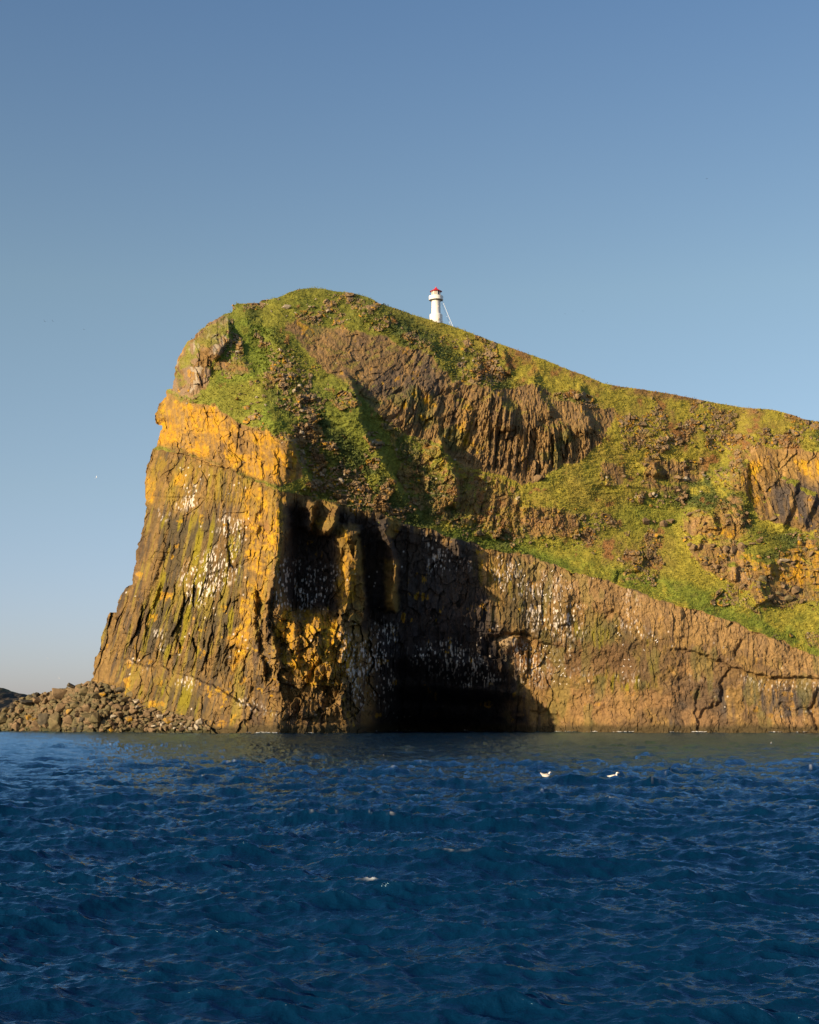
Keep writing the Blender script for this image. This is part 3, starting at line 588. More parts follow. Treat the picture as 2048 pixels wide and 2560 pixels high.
b2 = n.new('ShaderNodeBump'); b2.inputs['Strength'].default_value = .6; b2.inputs['Distance'].default_value = .16; l.new(nz2.outputs['Fac'], b2.inputs['Height']); l.new(b1.outputs[0], b2.inputs['Normal'])
for q_ in (dif, gls, frs): l.new(b2.outputs[0], q_.inputs['Normal'])
sea = np_mesh('sea_water', sea_co.reshape(-1, 3), sq, [m], attrs={'foam': np.clip(crest, 0, 1).ravel()}, smooth=True)
tag(sea, kind='structure', label='choppy deep blue sea in front of the cliffs', cat='sea')
print('sea done', round(time.perf_counter() - T0, 1))

# ------------------------------------------------------------------ rocks
rng = random.Random(7); nrs = np.random.RandomState(11)
def rock_arrays(seed, flat=.75, sub=1, rough=.03, n=16):
    r = random.Random(seed); bm = bmesh.new()
    for _ in range(n):
        d = Vector((r.gauss(0, 1), r.gauss(0, 1), r.gauss(0, 1))).normalized() * r.uniform(.85, 1.0)
        bm.verts.new((d.x * .62, d.y * .5, d.z * .5 * flat))
    bmesh.ops.convex_hull(bm, input=bm.verts)
    loose = [v for v in bm.verts if not v.link_faces]
    if loose: bmesh.ops.delete(bm, geom=loose, context='VERTS')
    if sub:
        bmesh.ops.bevel(bm, geom=bm.edges[:], offset=.035, segments=1, affect='EDGES', profile=.5)
        bmesh.ops.triangulate(bm, faces=bm.faces[:])
        bmesh.ops.subdivide_edges(bm, edges=[e for e in bm.edges if e.calc_length() > .16], cuts=sub, use_grid_fill=True)
        bmesh.ops.triangulate(bm, faces=bm.faces[:])
        for v in bm.verts:
            v.co += v.co.normalized() * rough * mnoise.fractal(v.co * 3.1 + Vector((seed, 0, 0)), .8, 2, 4)
    bm.verts.ensure_lookup_table()
    co = np.array([v.co[:] for v in bm.verts], np.float32)
    fa = np.array([[v.index for v in f.verts] for f in bm.faces if len(f.verts) == 3], np.int32)
    bm.free(); return co, fa
ROCK_COL = {'brown': ((.17, .115, .065), (.22, .15, .085)), 'olive': ((.12, .10, .05), (.17, .13, .07)), 'pale': ((.30, .25, .18), (.38, .32, .24)), 'lichen': ((.20, .14, .07), (.42, .23, .02)), 'dark': ((.07, .06, .045), (.11, .09, .06))}
def rock_mesh(seed, colour, **k):
    co, fa = rock_arrays(seed, **k); c0, c1 = ROCK_COL[colour]
    t = fbm(co[:, 0] * 4 + seed, co[:, 1] * 4 + co[:, 2] * 5, seed, 3)
    cols = mix(L(*c0)[None].repeat(len(co), 0), L(*c1), sm(-.15, .2, t) if colour == 'lichen' else sm(-.4, .4, t))
    o = np_mesh('rock', co, fa, [M_GROUND], cols=cols); me = o.data; bpy.data.objects.remove(o); return me
RM = {c: [rock_mesh(10 * i + k, c, flat=[.7, .9, .55, 1.0][i], n=[10, 12, 9, 14][i]) for i in range(4)] for k, c in enumerate(ROCK_COL)}
def put_rock(name, P, size, colour, label, cat, group=None, rz=None, tilt=.3, aspect=None, k=None, sink=.25):
    me = RM[colour][rng.randrange(4) if k is None else k]
    o = bpy.data.objects.new(name, me); C.objects.link(o)
    o.location = P + Vector((0, 0, size * .5 * (0.5 - sink)))
    o.rotation_euler = (rng.uniform(-tilt, tilt), rng.uniform(-tilt, tilt), rng.uniform(0, 6.28) if rz is None else rz)
    a = aspect or (rng.uniform(.85, 1.15), rng.uniform(.85, 1.15), rng.uniform(.8, 1.1))
    o.scale = (size * a[0], size * a[1], size * a[2])
    return tag(o, label, cat, group)
def scatter_mesh(name, pts, sizes, cols, seeds=6, **k):  # many small stones nobody could count, one mesh
    var = [rock_arrays(500 + i, sub=0, n=11, **k) for i in range(seeds)]
    VC_, FC_, CC_ = [], [], []; off = 0
    for i in range(len(pts)):
        co, fa = var[i % seeds]; a = nrs.uniform(0, 6.28); ca, sa = math.cos(a), math.sin(a); b = nrs.uniform(-.6, .6); cb, sb = math.cos(b), math.sin(b)
        M = np.array([[ca, -sa, 0], [sa, ca, 0], [0, 0, 1]]) @ np.array([[1, 0, 0], [0, cb, -sb], [0, sb, cb]])
        VC_.append((co * sizes[i]) @ M.T.astype(np.float32) + pts[i]); FC_.append(fa + off); off += len(co)
        CC_.append(np.repeat(cols[i][None], len(co), 0))
    return np_mesh(name, np.concatenate(VC_), np.concatenate(FC_), [M_GROUND], cols=np.concatenate(CC_))

# ------------------------------------------------------------------ boulder beach on the left
BT = [(-260,1812),(-120,1800),(0,1776),(20,1768),(49,1744),(78,1734),(107,1731),(149,1722),(195,1710),(232,1702),(262,1706),(300,1716),(328,1722),(335,1745),(373,1763),(415,1778),(461,1788),(506,1801),(530,1822),(540,1835)]
bx_, by_ = zip(*BT)
def beach_D(u, v):
    dw = np.interp(u, [-260, 0, 100, 232, 400, 520, 545], [600, 556, 528, 480, 468, 446, 442])
    return dw + np.clip(1832 - v, -20, 200) * .125 * 1.35
bu = np.arange(-260, 545, 2.2); bv = np.arange(1690, 1846, 2.2); BU, BV = np.meshgrid(bu, bv)
BD = beach_D(BU, BV); fb, eb, Hb = facet(BU / 17, BV / 13, 301, 1.5); fb2, eb2, Hb2 = facet(BU / 8, BV / 7, 302, 1.5)
BD = BD - 2.0 * fb - .9 * fb2 + .8 * np.exp(-(eb / .15) ** 2)
kbm = BV > np.interp(BU, bx_, by_) + 3 * vn(BU / 7, BV / 50, 303)
a1, b1_ = ray(BU, BV); bco = np.stack([a1 * BD, BD, EYE + b1_ * BD], -1).reshape(-1, 3)
R2, K2 = BU.shape; vi = np.arange(R2 * K2, dtype=np.int32).reshape(R2, K2)
kk = kbm; qq = np.stack([vi[1:, :-1], vi[1:, 1:], vi[:-1, 1:], vi[:-1, :-1]], -1)
qq = qq[kk[1:, :-1] & kk[1:, 1:] & kk[:-1, 1:] & kk[:-1, :-1]]
bc = mix(L(.155, .11, .06)[None].repeat(R2 * K2, 0), L(.10, .085, .045), sm(-.3, .3, fbm(BU / 14, BV / 12, 304, 3)).ravel())
bc = mix(bc, L(.05, .048, .022), sm(2.0, .8, bco[:, 2]) * .8) * (.8 + .4 * rnd(Hb2, 2)).ravel()[:, None]
bank = np_mesh('rubble_bank', bco, qq, [M_GROUND], cols=bc); tag(bank, 'brown rubble bank under the boulders at the foot of the left cliff', 'rubble', kind='stuff')
# its seaward-hidden back, so that the bank is a heap and not a sheet
bk = bco.reshape(R2, K2, 3).copy(); bk = bk[::4, ::4]; km = kk[::4, ::4]; dtop = np.clip((BV - np.interp(BU, bx_, by_))[::4, ::4], 0, 200)
bk[..., 1] += 2 + 1.1 * dtop; R3, K3 = km.shape; vi = np.arange(R3 * K3, dtype=np.int32).reshape(R3, K3)
q3 = np.stack([vi[:-1, :-1], vi[:-1, 1:], vi[1:, 1:], vi[1:, :-1]], -1); q3 = q3[km[1:, :-1] & km[1:, 1:] & km[:-1, 1:] & km[:-1, :-1]]
o = np_mesh('rubble_bank_far_side', bk.reshape(-1, 3), q3, [M_GROUND], cols=np.tile(L(.12, .09, .05), (R3 * K3, 1))); tag(o, 'rubble falling away behind the boulder bank', 'rubble', kind='stuff')
def on_beach(u, v): return at(u, v, float(beach_D(u, v)) - .6)
used_b = []
SPECIAL = [  # u, v, width px, height px, colour, rock kind, label
    (303,1731,50,24,'dark',0,'long dark boulder highest up against the foot of the left cliff'),
    (112,1806,42,42,'dark',3,'largest dark rounded boulder at the waterline on the left shore'),
    (322,1801,22,18,'lichen',1,'small bright orange lichen-covered boulder near the waterline'),
    (420,1805,28,24,'lichen',1,'orange boulder at the right end of the boulder beach'),
    (130,1748,30,22,'brown',0,'broad flat-faced brown boulder on the upper left of the bank'),
    (195,1727,20,20,'brown',3,'upright brown slab standing on the skyline of the boulder bank'),
    (283,1797,32,14,'pale',2,'pale flat slab lying near the waterline in the middle of the beach'),
    (190,1768,34,26,'olive',1,'large olive-brown boulder in the middle of the bank'),
    (335,1783,38,22,'brown',0,'wide brown boulder with a shaded right side above the orange one'),
    (222,1810,34,18,'brown',0,'wide brown block awash at the waterline'),
    (72,1795,24,18,'lichen',3,'ochre boulder in the lower left corner of the bank'),
    (262,1757,26,22,'olive',3,'olive boulder below the long dark one')]
for (u_, v_, wp, hp, cl, kx_, lb) in SPECIAL:
    P = on_beach(u_, v_); s = wp * P.y / F_PX
    put_rock('boulder', P, s / 1.1, cl, lb, 'boulder', rz=rng.uniform(-.4, .4), tilt=.12, aspect=(1, 1, min(1.5, hp / wp / (.5 if kx_ == 2 else .8))), k=kx_, sink=.2)
    used_b.append((u_, v_, wp * .42))
tries = 0; nb = 0
while nb < 215 and tries < 9000:
    tries += 1
    u_ = rng.uniform(-30, 525); top = np.interp(u_, bx_, by_)
    v_ = rng.uniform(top + 5, 1828)
    wp = min(58, 13.5 * (1 / rng.uniform(.2, 1)) ** 1.0) * (1.0 if u_ < 350 else .72)
    if any((u_ - a) ** 2 + ((v_ - b) * 1.25) ** 2 < (.50 * (wp * .5 + c)) ** 2 * 1.15 for a, b, c in used_b): continue
    used_b.append((u_, v_, wp * .5)); P = on_beach(u_, v_); s = wp * P.y / F_PX
    cl = rng.choice(['brown', 'brown', 'olive', 'olive', 'dark', 'brown', 'olive'] * 3 + ['lichen'] if u_ < 330 else ['brown', 'pale', 'olive', 'brown', 'brown', 'brown'])
    put_rock('boulder', P, s, cl, 'tumbled brown boulder among the many on the shore below the left cliff', 'boulder', 'boulders heaped on the shore below the left cliff')
    nb += 1
print('boulders', nb)

# ------------------------------------------------------------------ loose rocks on the hillside
slope_special = [(717,764,24,20,'pale','large pale block on the turf just under the summit'),
    (783,764,12,16,'brown','small upright brown rock on the summit turf'),
    (820,775,16,18,'pale','pale rock right of the summit block on the upper turf'),
    (691,947,18,18,'brown','single brown boulder in the green gully below the summit'),
    (1183,901,11,11,'pale','little pale stone on the green slope below the lighthouse'),
    (1715,1195,17,17,'pale','pale triangular boulder beside the dark hollow on the right slope'),
    (1345,1190,38,34,'brown','large smooth brown boulder at the foot of the right end of the rock face'),
    (1990,1375,20,17,'lichen','bright orange block on the far right slope'),
    (1713,1348,18,15,'lichen','orange rock left of the boulder field on the right slope'),
    (1796,1383,16,22,'lichen','upright orange block in the middle of the boulder field'),
    (1985,1400,26,18,'lichen','tilted orange slab in the boulder field'),
    (1960,1398,30,18,'pale','whitish slab beside the tilted orange slab'),
    (1940,1500,18,14,'lichen','lone orange block under the boulder field'),
    (1930,1293,26,24,'brown','square brown block at the foot of the right crag')]
sp_used = []
for (u_, v_, wp, hp, cl, lb) in slope_special:
    P = surf(u_, v_ + hp * .3)
    if P is None: continue
    put_rock('rock', P + Vector((0, -.4, 0)), wp * P.y / F_PX / 1.05, cl, lb, 'rock', rz=rng.uniform(-.5, .5), tilt=.2, aspect=(1, 1, hp / wp * 1.15)); sp_used.append((u_, v_))
zones = [([(660,745),(850,745),(930,790),(900,830),(760,800),(660,790)], 22, (5, 11), ['pale','brown','pale']),
    ([(560,1000),(640,900),(760,960),(860,1130),(980,1250),(900,1270),(760,1230),(760,1120),(600,1060)], 75, (8, 20), ['brown','brown','pale','olive','lichen']),
    ([(1500,1150),(1780,1140),(1780,1260),(1500,1240)], 30, (8, 18), ['brown','pale','brown']),
    ([(1700,1340),(2048,1340),(2048,1500),(1900,1520),(1780,1440)], 120, (10, 26), ['lichen','brown','lichen','brown','brown','olive','lichen','brown','brown']),
    ([(1560,1240),(1860,1240),(1880,1340),(1640,1340)], 30, (9, 24), ['brown','lichen','brown']),
    ([(1300,1250),(1500,1280),(1540,1390),(1320,1370)], 40, (5, 12), ['brown','brown','olive','lichen'])]
for zi, (pl, cnt, (s0, s1), cls) in enumerate(zones):
    xs = [p[0] for p in pl]; ys = [p[1] for p in pl]; k = 0; t = 0
    PU = np.random.RandomState(zi + 50).uniform(min(xs), max(xs), 3000).astype(np.float32); PV = np.random.RandomState(zi + 90).uniform(min(ys), max(ys), 3000).astype(np.float32)
    ins = sdf(pl, PU, PV) > 0
    lab = ['weathered rock lying on the summit turf', 'broken rock in the green gully left of the columns', 'rock lying on the right slope near the dark hollow', 'block of the orange-lichened boulder field on the right slope', 'rock half sunk in turf on the right slope', 'reddish rock on the slope above the ledge'][zi]
    grp = ['rocks on the summit turf', 'rocks in the green gully', 'rocks near the dark hollow', 'blocks of the boulder field', 'rocks sunk in the right slope', 'rocks above the ledge'][zi]
    for a, b in zip(PU[ins], PV[ins]):
        if k >= cnt: break
        if (rng.random() > .5 + .9 * float(fbm(np.array([a / 30]), np.array([b / 30]), 400, 2)[0])): continue
        P = surf(float(a), float(b))
        if P is None: continue
        k += 1; s = s0 + (s1 - s0) * rng.random() ** 2.2
        put_rock('rock', P + Vector((0, -.35 * s * .13, 0)), s * P.y / F_PX, rng.choice(cls), lab, 'rock', grp, tilt=.6, sink=.6)
# scree and small stones
sp_, ss_, sc2 = [], [], []
cand = nrs.choice(len(u), 90000)
pr = (stony[cand] * .9 + K['chaos'][cand] * low[cand] * .25 + .25 * K['outcrops'][cand]) * (1 - rock[cand] * (1 - K['chaos'][cand]) * .6)
selc = cand[nrs.rand(len(cand)) < pr * .16]
for i in selc:
    s = .35 + .9 * nrs.rand() ** 3
    sp_.append(co[i]); ss_.append(s * 1.2)
    sc2.append(L(*ROCK_COL[('lichen' if nrs.rand() < .15 + .5 * K['orange'][i] else ('pale' if nrs.rand() < .25 else 'brown'))][nrs.randint(2)]) * nrs.uniform(.8, 1.1))
o = scatter_mesh('scree', np.array(sp_), np.array(ss_), np.array(sc2)); tag(o, 'small stones and scree strewn over the steep turf', 'scree', kind='stuff')
print('scree', len(sp_), round(time.perf_counter() - T0, 1))

# ------------------------------------------------------------------ grass tufts and leafy herbs
def tufts(name, sel, hgt, wid, blades, colf, label, cat, spread=.5, lean=.35):
    n_ = len(sel); base = np.repeat(co[sel], blades, 0); m_ = len(base)
    ang = nrs.uniform(0, 6.28, m_); hw = (wid * nrs.uniform(.6, 1.3, m_))[:, None]; hh_ = (hgt * nrs.uniform(.5, 1.3, m_))[:, None]
    side = np.stack([np.cos(ang), np.sin(ang), nrs.uniform(-.3, .3, m_)], 1) * hw
    base = base + np.stack([nrs.uniform(-spread, spread, m_), nrs.uniform(-spread, .1, m_), nrs.uniform(-.1, .15, m_)], 1)
    tip = base + np.stack([nrs.uniform(-lean, lean, m_), nrs.uniform(-lean * 1.6, lean * .3, m_), np.ones(m_)], 1) * hh_
    mid = base * .5 + tip * .5
    vv = np.stack([base - side * .5, base + side * .5, mid + side * .55, tip, mid - side * .55], 1).reshape(-1, 3)
    fi = np.arange(m_, dtype=np.int32)[:, None] * 5
    f = np.concatenate([fi + np.array([0, 1, 2]), fi + np.array([0, 2, 4]), fi + np.array([4, 2, 3])], 0).astype(np.int32)
    cc_ = np.repeat(colf, blades, 0) * nrs.uniform(.85, 1.2, m_)[:, None]
    o = np_mesh(name, vv, f, [M_LEAF], cols=np.repeat(cc_, 5, 0).clip(.004, .9)); return tag(o, label, cat, kind='stuff')
M_LEAF = ground_mat('blades_and_leaves', scale=2.0, dist=.05, var=.2)
turfy = (1 - mixr) * (1 - isst)
c1 = nrs.choice(len(u), 130000); c1 = c1[(nrs.rand(len(c1)) < turfy[c1] * (1 - K['dkgreen'][c1] * .6)) & (v[c1] < 1700)]
tufts('grass', c1, .34, .20, 2, gcol[c1], 'rough tussocky grass over the whole hillside', 'grass')
c2 = nrs.choice(len(u), 110000); c2 = c2[(nrs.rand(len(c2)) < turfy[c2] * np.clip(K['dkgreen'][c2] * sm(-.45, .1, n_mid[c2]), 0, 1))]
tufts('leafy_herbs', c2, .42, .42, 3, gcol[c2] * .95, 'dark green leafy herbs on the gullies and the ledge above the sea cliff', 'herbs', spread=.35, lean=.9)
print('tufts', len(c1), len(c2), round(time.perf_counter() - T0, 1))

# ------------------------------------------------------------------ distant land at the left edge
hu = np.arange(-520, 230, 5.); hs_ = np.linspace(-1, 1, 60); HU, HS = np.meshgrid(hu, hs_)
ht = np.interp(HU, [-520,-300,-120,0,20,49,68,90,130,170,225], [1690,1650,1690,1719,1727,1734,1736,1748,1775,1800,1806])
Hh = (V_HOR - ht) / F_PX * 950 + EYE
hn = fbm(HU / 22, HS * 6, 500, 5)
yy = 950 + HS * 120; zz = Hh * np.clip(1 - np.abs(HS) ** 1.6, 0, 1) * (1 + .10 * hn) + 1.2 * hn - .6
xx = (HU - 1024) / F_PX * 950
hco = np.stack([xx, yy, np.where(HS >= -.02, np.minimum(zz, Hh * 1.0), zz)], -1)
R4, K4 = HU.shape; vi = np.arange(R4 * K4, dtype=np.int32).reshape(R4, K4)
q4 = np.stack([vi[:-1, :-1], vi[:-1, 1:], vi[1:, 1:], vi[1:, :-1]], -1).reshape(-1, 4)
hc = mix(L(.10, .075, .05)[None].repeat(R4 * K4, 0), L(.045, .04, .035), sm(-.1, .15, vn(HU / 60, hco[..., 2] / 3.2, 501)).ravel())
hc = mix(hc, L(.08, .08, .03), sm(.1, .4, hn).ravel() * .6)
o = np_mesh('distant_hills', hco.reshape(-1, 3), q4, [M_GROUND], cols=hc); tag(o, 'low dark rocky land beyond the left shore', 'land', kind='structure')

# ------------------------------------------------------------------ lathe / loft helpers
def lathe(name, prof, mat_, parent=None, seg=40, smooth=True, cap=True):
    bm = bmesh.new(); rings = []
    for r_, z in prof:
        rings.append([bm.verts.new((r_ * math.cos(2 * math.pi * i / seg), r_ * math.sin(2 * math.pi * i / seg), z)) for i in range(seg)])
    for A_, B_ in zip(rings, rings[1:]):
        for i in range(seg): bm.faces.new((A_[i], A_[(i + 1) % seg], B_[(i + 1) % seg], B_[i]))
    if cap: bm.faces.new(rings[0][::-1]); bm.faces.new(rings[-1])
    o = bm_obj(name, bm, mat_, parent)
    if smooth:
        for p in o.data.polygons:
            if abs(p.normal.z) < .95: p.use_smooth = True
        o.data.set_sharp_from_angle(angle=R(35)) if hasattr(o.data, 'set_sharp_from_angle') else None
    return o
def box(bm, c, s, rz=0):
    r_ = bmesh.ops.create_cube(bm, size=1); ca, sa = math.cos(rz), math.sin(rz)
    for v_ in r_['verts']:
        x, y, z = v_.co.x * s[0], v_.co.y * s[1], v_.co.z * s[2]
        v_.co = Vector((c[0] + x * ca - y * sa, c[1] + x * sa + y * ca, c[2] + z))
def rod(bm, p, q_, r_, seg=6):
    p, q_ = Vector(p), Vector(q_); d = (q_ - p); t_ = d.normalized(); n_ = t_.orthogonal().normalized(); b_2 = t_.cross(n_)
    A_ = [bm.verts.new(p + (n_ * math.cos(6.2832 * i / seg) + b_2 * math.sin(6.2832 * i / seg)) * r_) for i in range(seg)]
    B_ = [bm.verts.new(q_ + (n_ * math.cos(6.2832 * i / seg) + b_2 * math.sin(6.2832 * i / seg)) * r_) for i in range(seg)]
    for i in range(seg): bm.faces.new((A_[i], A_[(i + 1) % seg], B_[(i + 1) % seg], B_[i]))
    bm.faces.new(A_[::-1]); bm.faces.new(B_)
def loft(bm, secs, seg=12):                      # secs: (x, z, half width y, half height)
    P_ = [Vector((s[0], 0, s[1])) for s in secs]; rings = []
    for i, s in enumerate(secs):
        t_ = (P_[min(i + 1, len(P_) - 1)] - P_[max(i - 1, 0)]).normalized(); up = Vector((-t_.z, 0, t_.x))
        rings.append([bm.verts.new(P_[i] + Vector((0, 1, 0)) * s[2] * math.cos(6.2832 * k / seg) + up * s[3] * math.sin(6.2832 * k / seg)) for k in range(seg)])
    for A_, B_ in zip(rings, rings[1:]):
        for k in range(seg): bm.faces.new((A_[k], A_[(k + 1) % seg], B_[(k + 1) % seg], B_[k]))
    bm.faces.new(rings[0][::-1]); bm.faces.new(rings[-1])

# ------------------------------------------------------------------ the lighthouse
W_ = mat('white_paint', (.80, .78, .74), .55, noise_amt=.05, scale=.8); RED = mat('red_paint', (.62, .012, .010), .4, noise_amt=.08)
GREYP = mat('grey_paint', (.18, .19, .20), .5); GL = mat('lantern_glass', (.10, .12, .13), .08, spec=.8); WIRE = mat('galvanised_wire', (.55, .58, .62), .4, metal=.3); WOOD = mat('weathered_wood', (.08, .07, .06), .8)
PL = surf(1091, 806); S = (PL.y + 2.5) / F_PX
base = Vector(((1090.5 - 1024) / F_PX / cp * 1.0 * (PL.y + 2.5), PL.y + 2.5, 0))
aL, bL = ray(1090.5, 805); base = Vector((aL * (PL.y + 2.5), PL.y + 2.5, EYE + bL * (PL.y + 2.5)))
Zp = lambda vv: (805 - vv) * S                   # height above the foot for a photo row
lh = empty('lighthouse', base); tag(lh, 'white round lighthouse with a red conical roof on the crest of the headland', 'lighthouse')
lathe('base_drum', [(16.6*S, -3.0), (16.6*S, Zp(788)), (16.0*S, Zp(786)), (14.4*S, Zp(784.5)), (11.9*S, Zp(783.8))], W_, lh)
lathe('tower', [(12.0*S, Zp(784.2)), (11.6*S, Zp(775)), (11.4*S, Zp(750)), (12.2*S, Zp(748.5)), (14.2*S, Zp(747.4))], W_, lh)
lathe('gallery_bracket', [(14.2*S, Zp(749.5)), (16.6*S, Zp(748.2)), (16.8*S, Zp(747.2))], GREYP, lh)
g_ = lathe('gallery', [(18.4*S, Zp(747.2)), (18.4*S, Zp(737.4)), (17.2*S, Zp(737.2)), (17.2*S, Zp(745)), (9*S, Zp(745.1))], W_, lh)
lathe('lantern_base', [(11.9*S, Zp(745.4)), (11.9*S, Zp(735.4)), (11.0*S, Zp(735.0))], W_, lh)
lathe('lantern_glazing', [(10.9*S, Zp(735.3)), (10.9*S, Zp(725.2))], GL, lh, seg=16, smooth=False)
lathe('lamp', [(3*S, Zp(735.2)), (4.6*S, Zp(733)), (4.6*S, Zp(727.5)), (3*S, Zp(726))], WIRE, lh, seg=16)
for i in range(8):
    a = 2 * math.pi * (i + .35) / 8; bm = bmesh.new(); box(bm, (11.35*S*math.cos(a), 11.35*S*math.sin(a), Zp(730.2)), (.16, .22, 10.4*S), a); bm_obj('glazing_bar', bm, W_, lh)
# curtained landward panes: pale blinds behind the glass on the sunny side
bm = bmesh.new()
for i in range(7):
    a0, a1_ = R(195 + i * 12), R(195 + (i + 1) * 12); q5 = [bm.verts.new((11.02*S*math.cos(a), 11.02*S*math.sin(a), z)) for a, z in ((a0, Zp(735)), (a1_, Zp(735)), (a1_, Zp(725.4)), (a0, Zp(725.4)))]; bm.faces.new(q5)
bl = bm_obj('blind', bm, mat('blind_cloth', (.42, .38, .33), .8), lh)
rf = lathe('roof', [(13.4*S, Zp(725.4)), (15.6*S, Zp(724.6)), (15.7*S, Zp(724.2)), (12*S, Zp(722.4)), (6.5*S, Zp(719.0)), (2.8*S, Zp(715.8)), (2.2*S, Zp(715.4))], RED, lh)
lathe('roof_vent', [(1.6*S, Zp(715.6)), (1.7*S, Zp(713.6)), (1.2*S, Zp(712.6)), (.35*S, Zp(712.2)), (.3*S, Zp(710.6))], RED, rf, seg=14)
bm = bmesh.new()
for i in range(3): box(bm, (6.0*S, -16.2*S + 0.05*i, Zp(801) + .0*i), (3.6*S, .3 + .0*i, 5.0*S)) if i == 0 else None
dr = bm_obj('door', bm, mat('door_cream', (.52, .44, .36), .6), lh)
bm = bmesh.new(); box(bm, (6.0*S + .45*S*2, -16.2*S - .19, Zp(801)), (.12, .08, .12)); bm_obj('door_handle', bm, GREYP, dr)
bm = bmesh.new(); box(bm, (5.2*S, -10.3*S, Zp(766)), (2.2*S, 1.2*S, 3.6*S)); bm_obj('window', bm, mat('window_shutter', (.55, .50, .47), .6), lh)
# guy cables on the right
def cable(p, q_, r_, lab, sag=.25):
    bm = bmesh.new(); prev = None
    for i in range(13):
        t_ = i / 12; P = p.lerp(q_, t_) - Vector((0, 0, sag * 4 * t_ * (1 - t_)))
        if prev is not None: rod(bm, prev, P, r_)
        prev = P
    o = bm_obj('guy_cable', bm, WIRE); return tag(o, lab, 'cable')
anch = surf(1136, 822); anch2 = surf(1131, 820)
cable(base + Vector((16.4*S, 0, Zp(748))), anch + Vector((0, 1.2, .2)), .07, 'outer white guy cable from the lighthouse gallery down to the turf')
cable(base + Vector((14.0*S, 1.5, Zp(752))), anch2 + Vector((.3, 2.6, .1)), .05, 'inner white guy cable close beside the lighthouse tower')
for (u_, v_, hp, lb) in [(1164, 829, 7, 'thin post on the crest just right of the guy cables'), (1119, 812, 5, 'short thin post between the lighthouse and the cable foot')]:
    P = surf(u_, v_ + 3)
    if P is not None:
        bm = bmesh.new(); s = P.y / F_PX; rod(bm, (0, 0, -.5), (0, 0, hp * s + 2 * s), .10); box(bm, (0, 0, hp * s + 2 * s), (.28, .28, .10))
        o = bm_obj('marker_post', bm, WOOD); o.location = P + Vector((0, .8, 0)); tag(o, lb, 'post')

# ------------------------------------------------------------------ birds
PLUM = mat('white_plumage', (.80, .74, .68), .7, scale=12); WING = mat('pale_wing', (.60, .52, .46), .7, scale=14); BEAK = mat('beak', (.55, .35, .05), .4); EYE_M = mat('eye', (.01, .01, .01), .2); DARKF = mat('dark_plumage', (.03, .03, .035), .7)
def wing_folded(side, lift):
    bm = bmesh.new()
    loft(bm, [(.13, .13, .012, .02), (.07, .135, .022, .05), (-.05, .12, .024, .048), (-.18, .115 + lift * .3, .016, .03), (-.30, .12 + lift, .008, .014), (-.345, .125 + lift * 1.3, .003, .004)], 10)
    for v_ in bm.verts:
        v_.co.y += side * (.085 if v_.co.x > -.12 else .085 + (v_.co.x + .12) * .28)
    return bm
def floating_gull(P, rz, label, lift=.02, neck=0., scale=1.):
    t = empty('floating_gull', P, rz); t.scale = (scale,) * 3; tag(t, label, 'gull')
    bm = bmesh.new()
    loft(bm, [(-.34, .105 + lift, .020, .006), (-.27, .095 + lift * .6, .045, .018), (-.19, .07, .070, .050), (-.08, .05, .100, .085), (.03, .05, .108, .098), (.12, .075, .088, .088), (.165, .13 , .058, .064), (.175, .19 + neck, .043, .046), (.19, .235 + neck, .044, .046), (.225, .255 + neck, .042, .040), (.255, .25 + neck, .026, .026), (.268, .247 + neck, .012, .012)], 16)
    b_o = bm_obj('body', bm, PLUM, t, smooth=True)
    for s_ in (-1, 1): bm_obj('wing', wing_folded(s_, lift), WING, t, smooth=True)
    bm = bmesh.new(); loft(bm, [(.262, .248 + neck, .012, .013), (.30, .246 + neck, .008, .010), (.325, .236 + neck, .003, .004)], 8); bm_obj('beak', bm, BEAK, t, smooth=True)
    for s_ in (-1, 1):
        bm = bmesh.new(); bmesh.ops.create_icosphere(bm, subdivisions=2, radius=.007)
        for v_ in bm.verts: v_.co += Vector((.235, s_ * .036, .262 + neck))
        bm_obj('eye', bm, EYE_M, b_o, smooth=True)
    return t
def on_sea(u_, v_, dz=0):                        # a point of the wavy surface near that row
    D_ = EYE * F_PX / (v_ - V_HOR); a, b2_ = ray(u_, v_)
    m_ = (np.abs(sea_co[..., 0] - a * D_) < .7) & (np.abs(sea_co[..., 1] - D_) < .9)
    zz_ = float(np.percentile(sea_co[..., 2][m_], 80)) if m_.any() else 0.
    return Vector((a * D_, D_, zz_ - .03))
floating_gull(on_sea(1366, 1941, .10), R(6), 'left of the two large white gulls floating together, tail cocked up', lift=.09, scale=1.12)
floating_gull(on_sea(1534, 1945, .10), R(-14), 'right of the two large white gulls floating together, neck raised', lift=-.02, neck=.03, scale=1.12)
floating_gull(on_sea(958, 1892, .10), R(-80), 'lone tiny white gull floating left of the middle, facing away from the cliff', scale=.9)
floating_gull(on_sea(1928, 1857, .12), R(60), 'tiny white gull floating close to the right edge below the cliff', scale=.8)
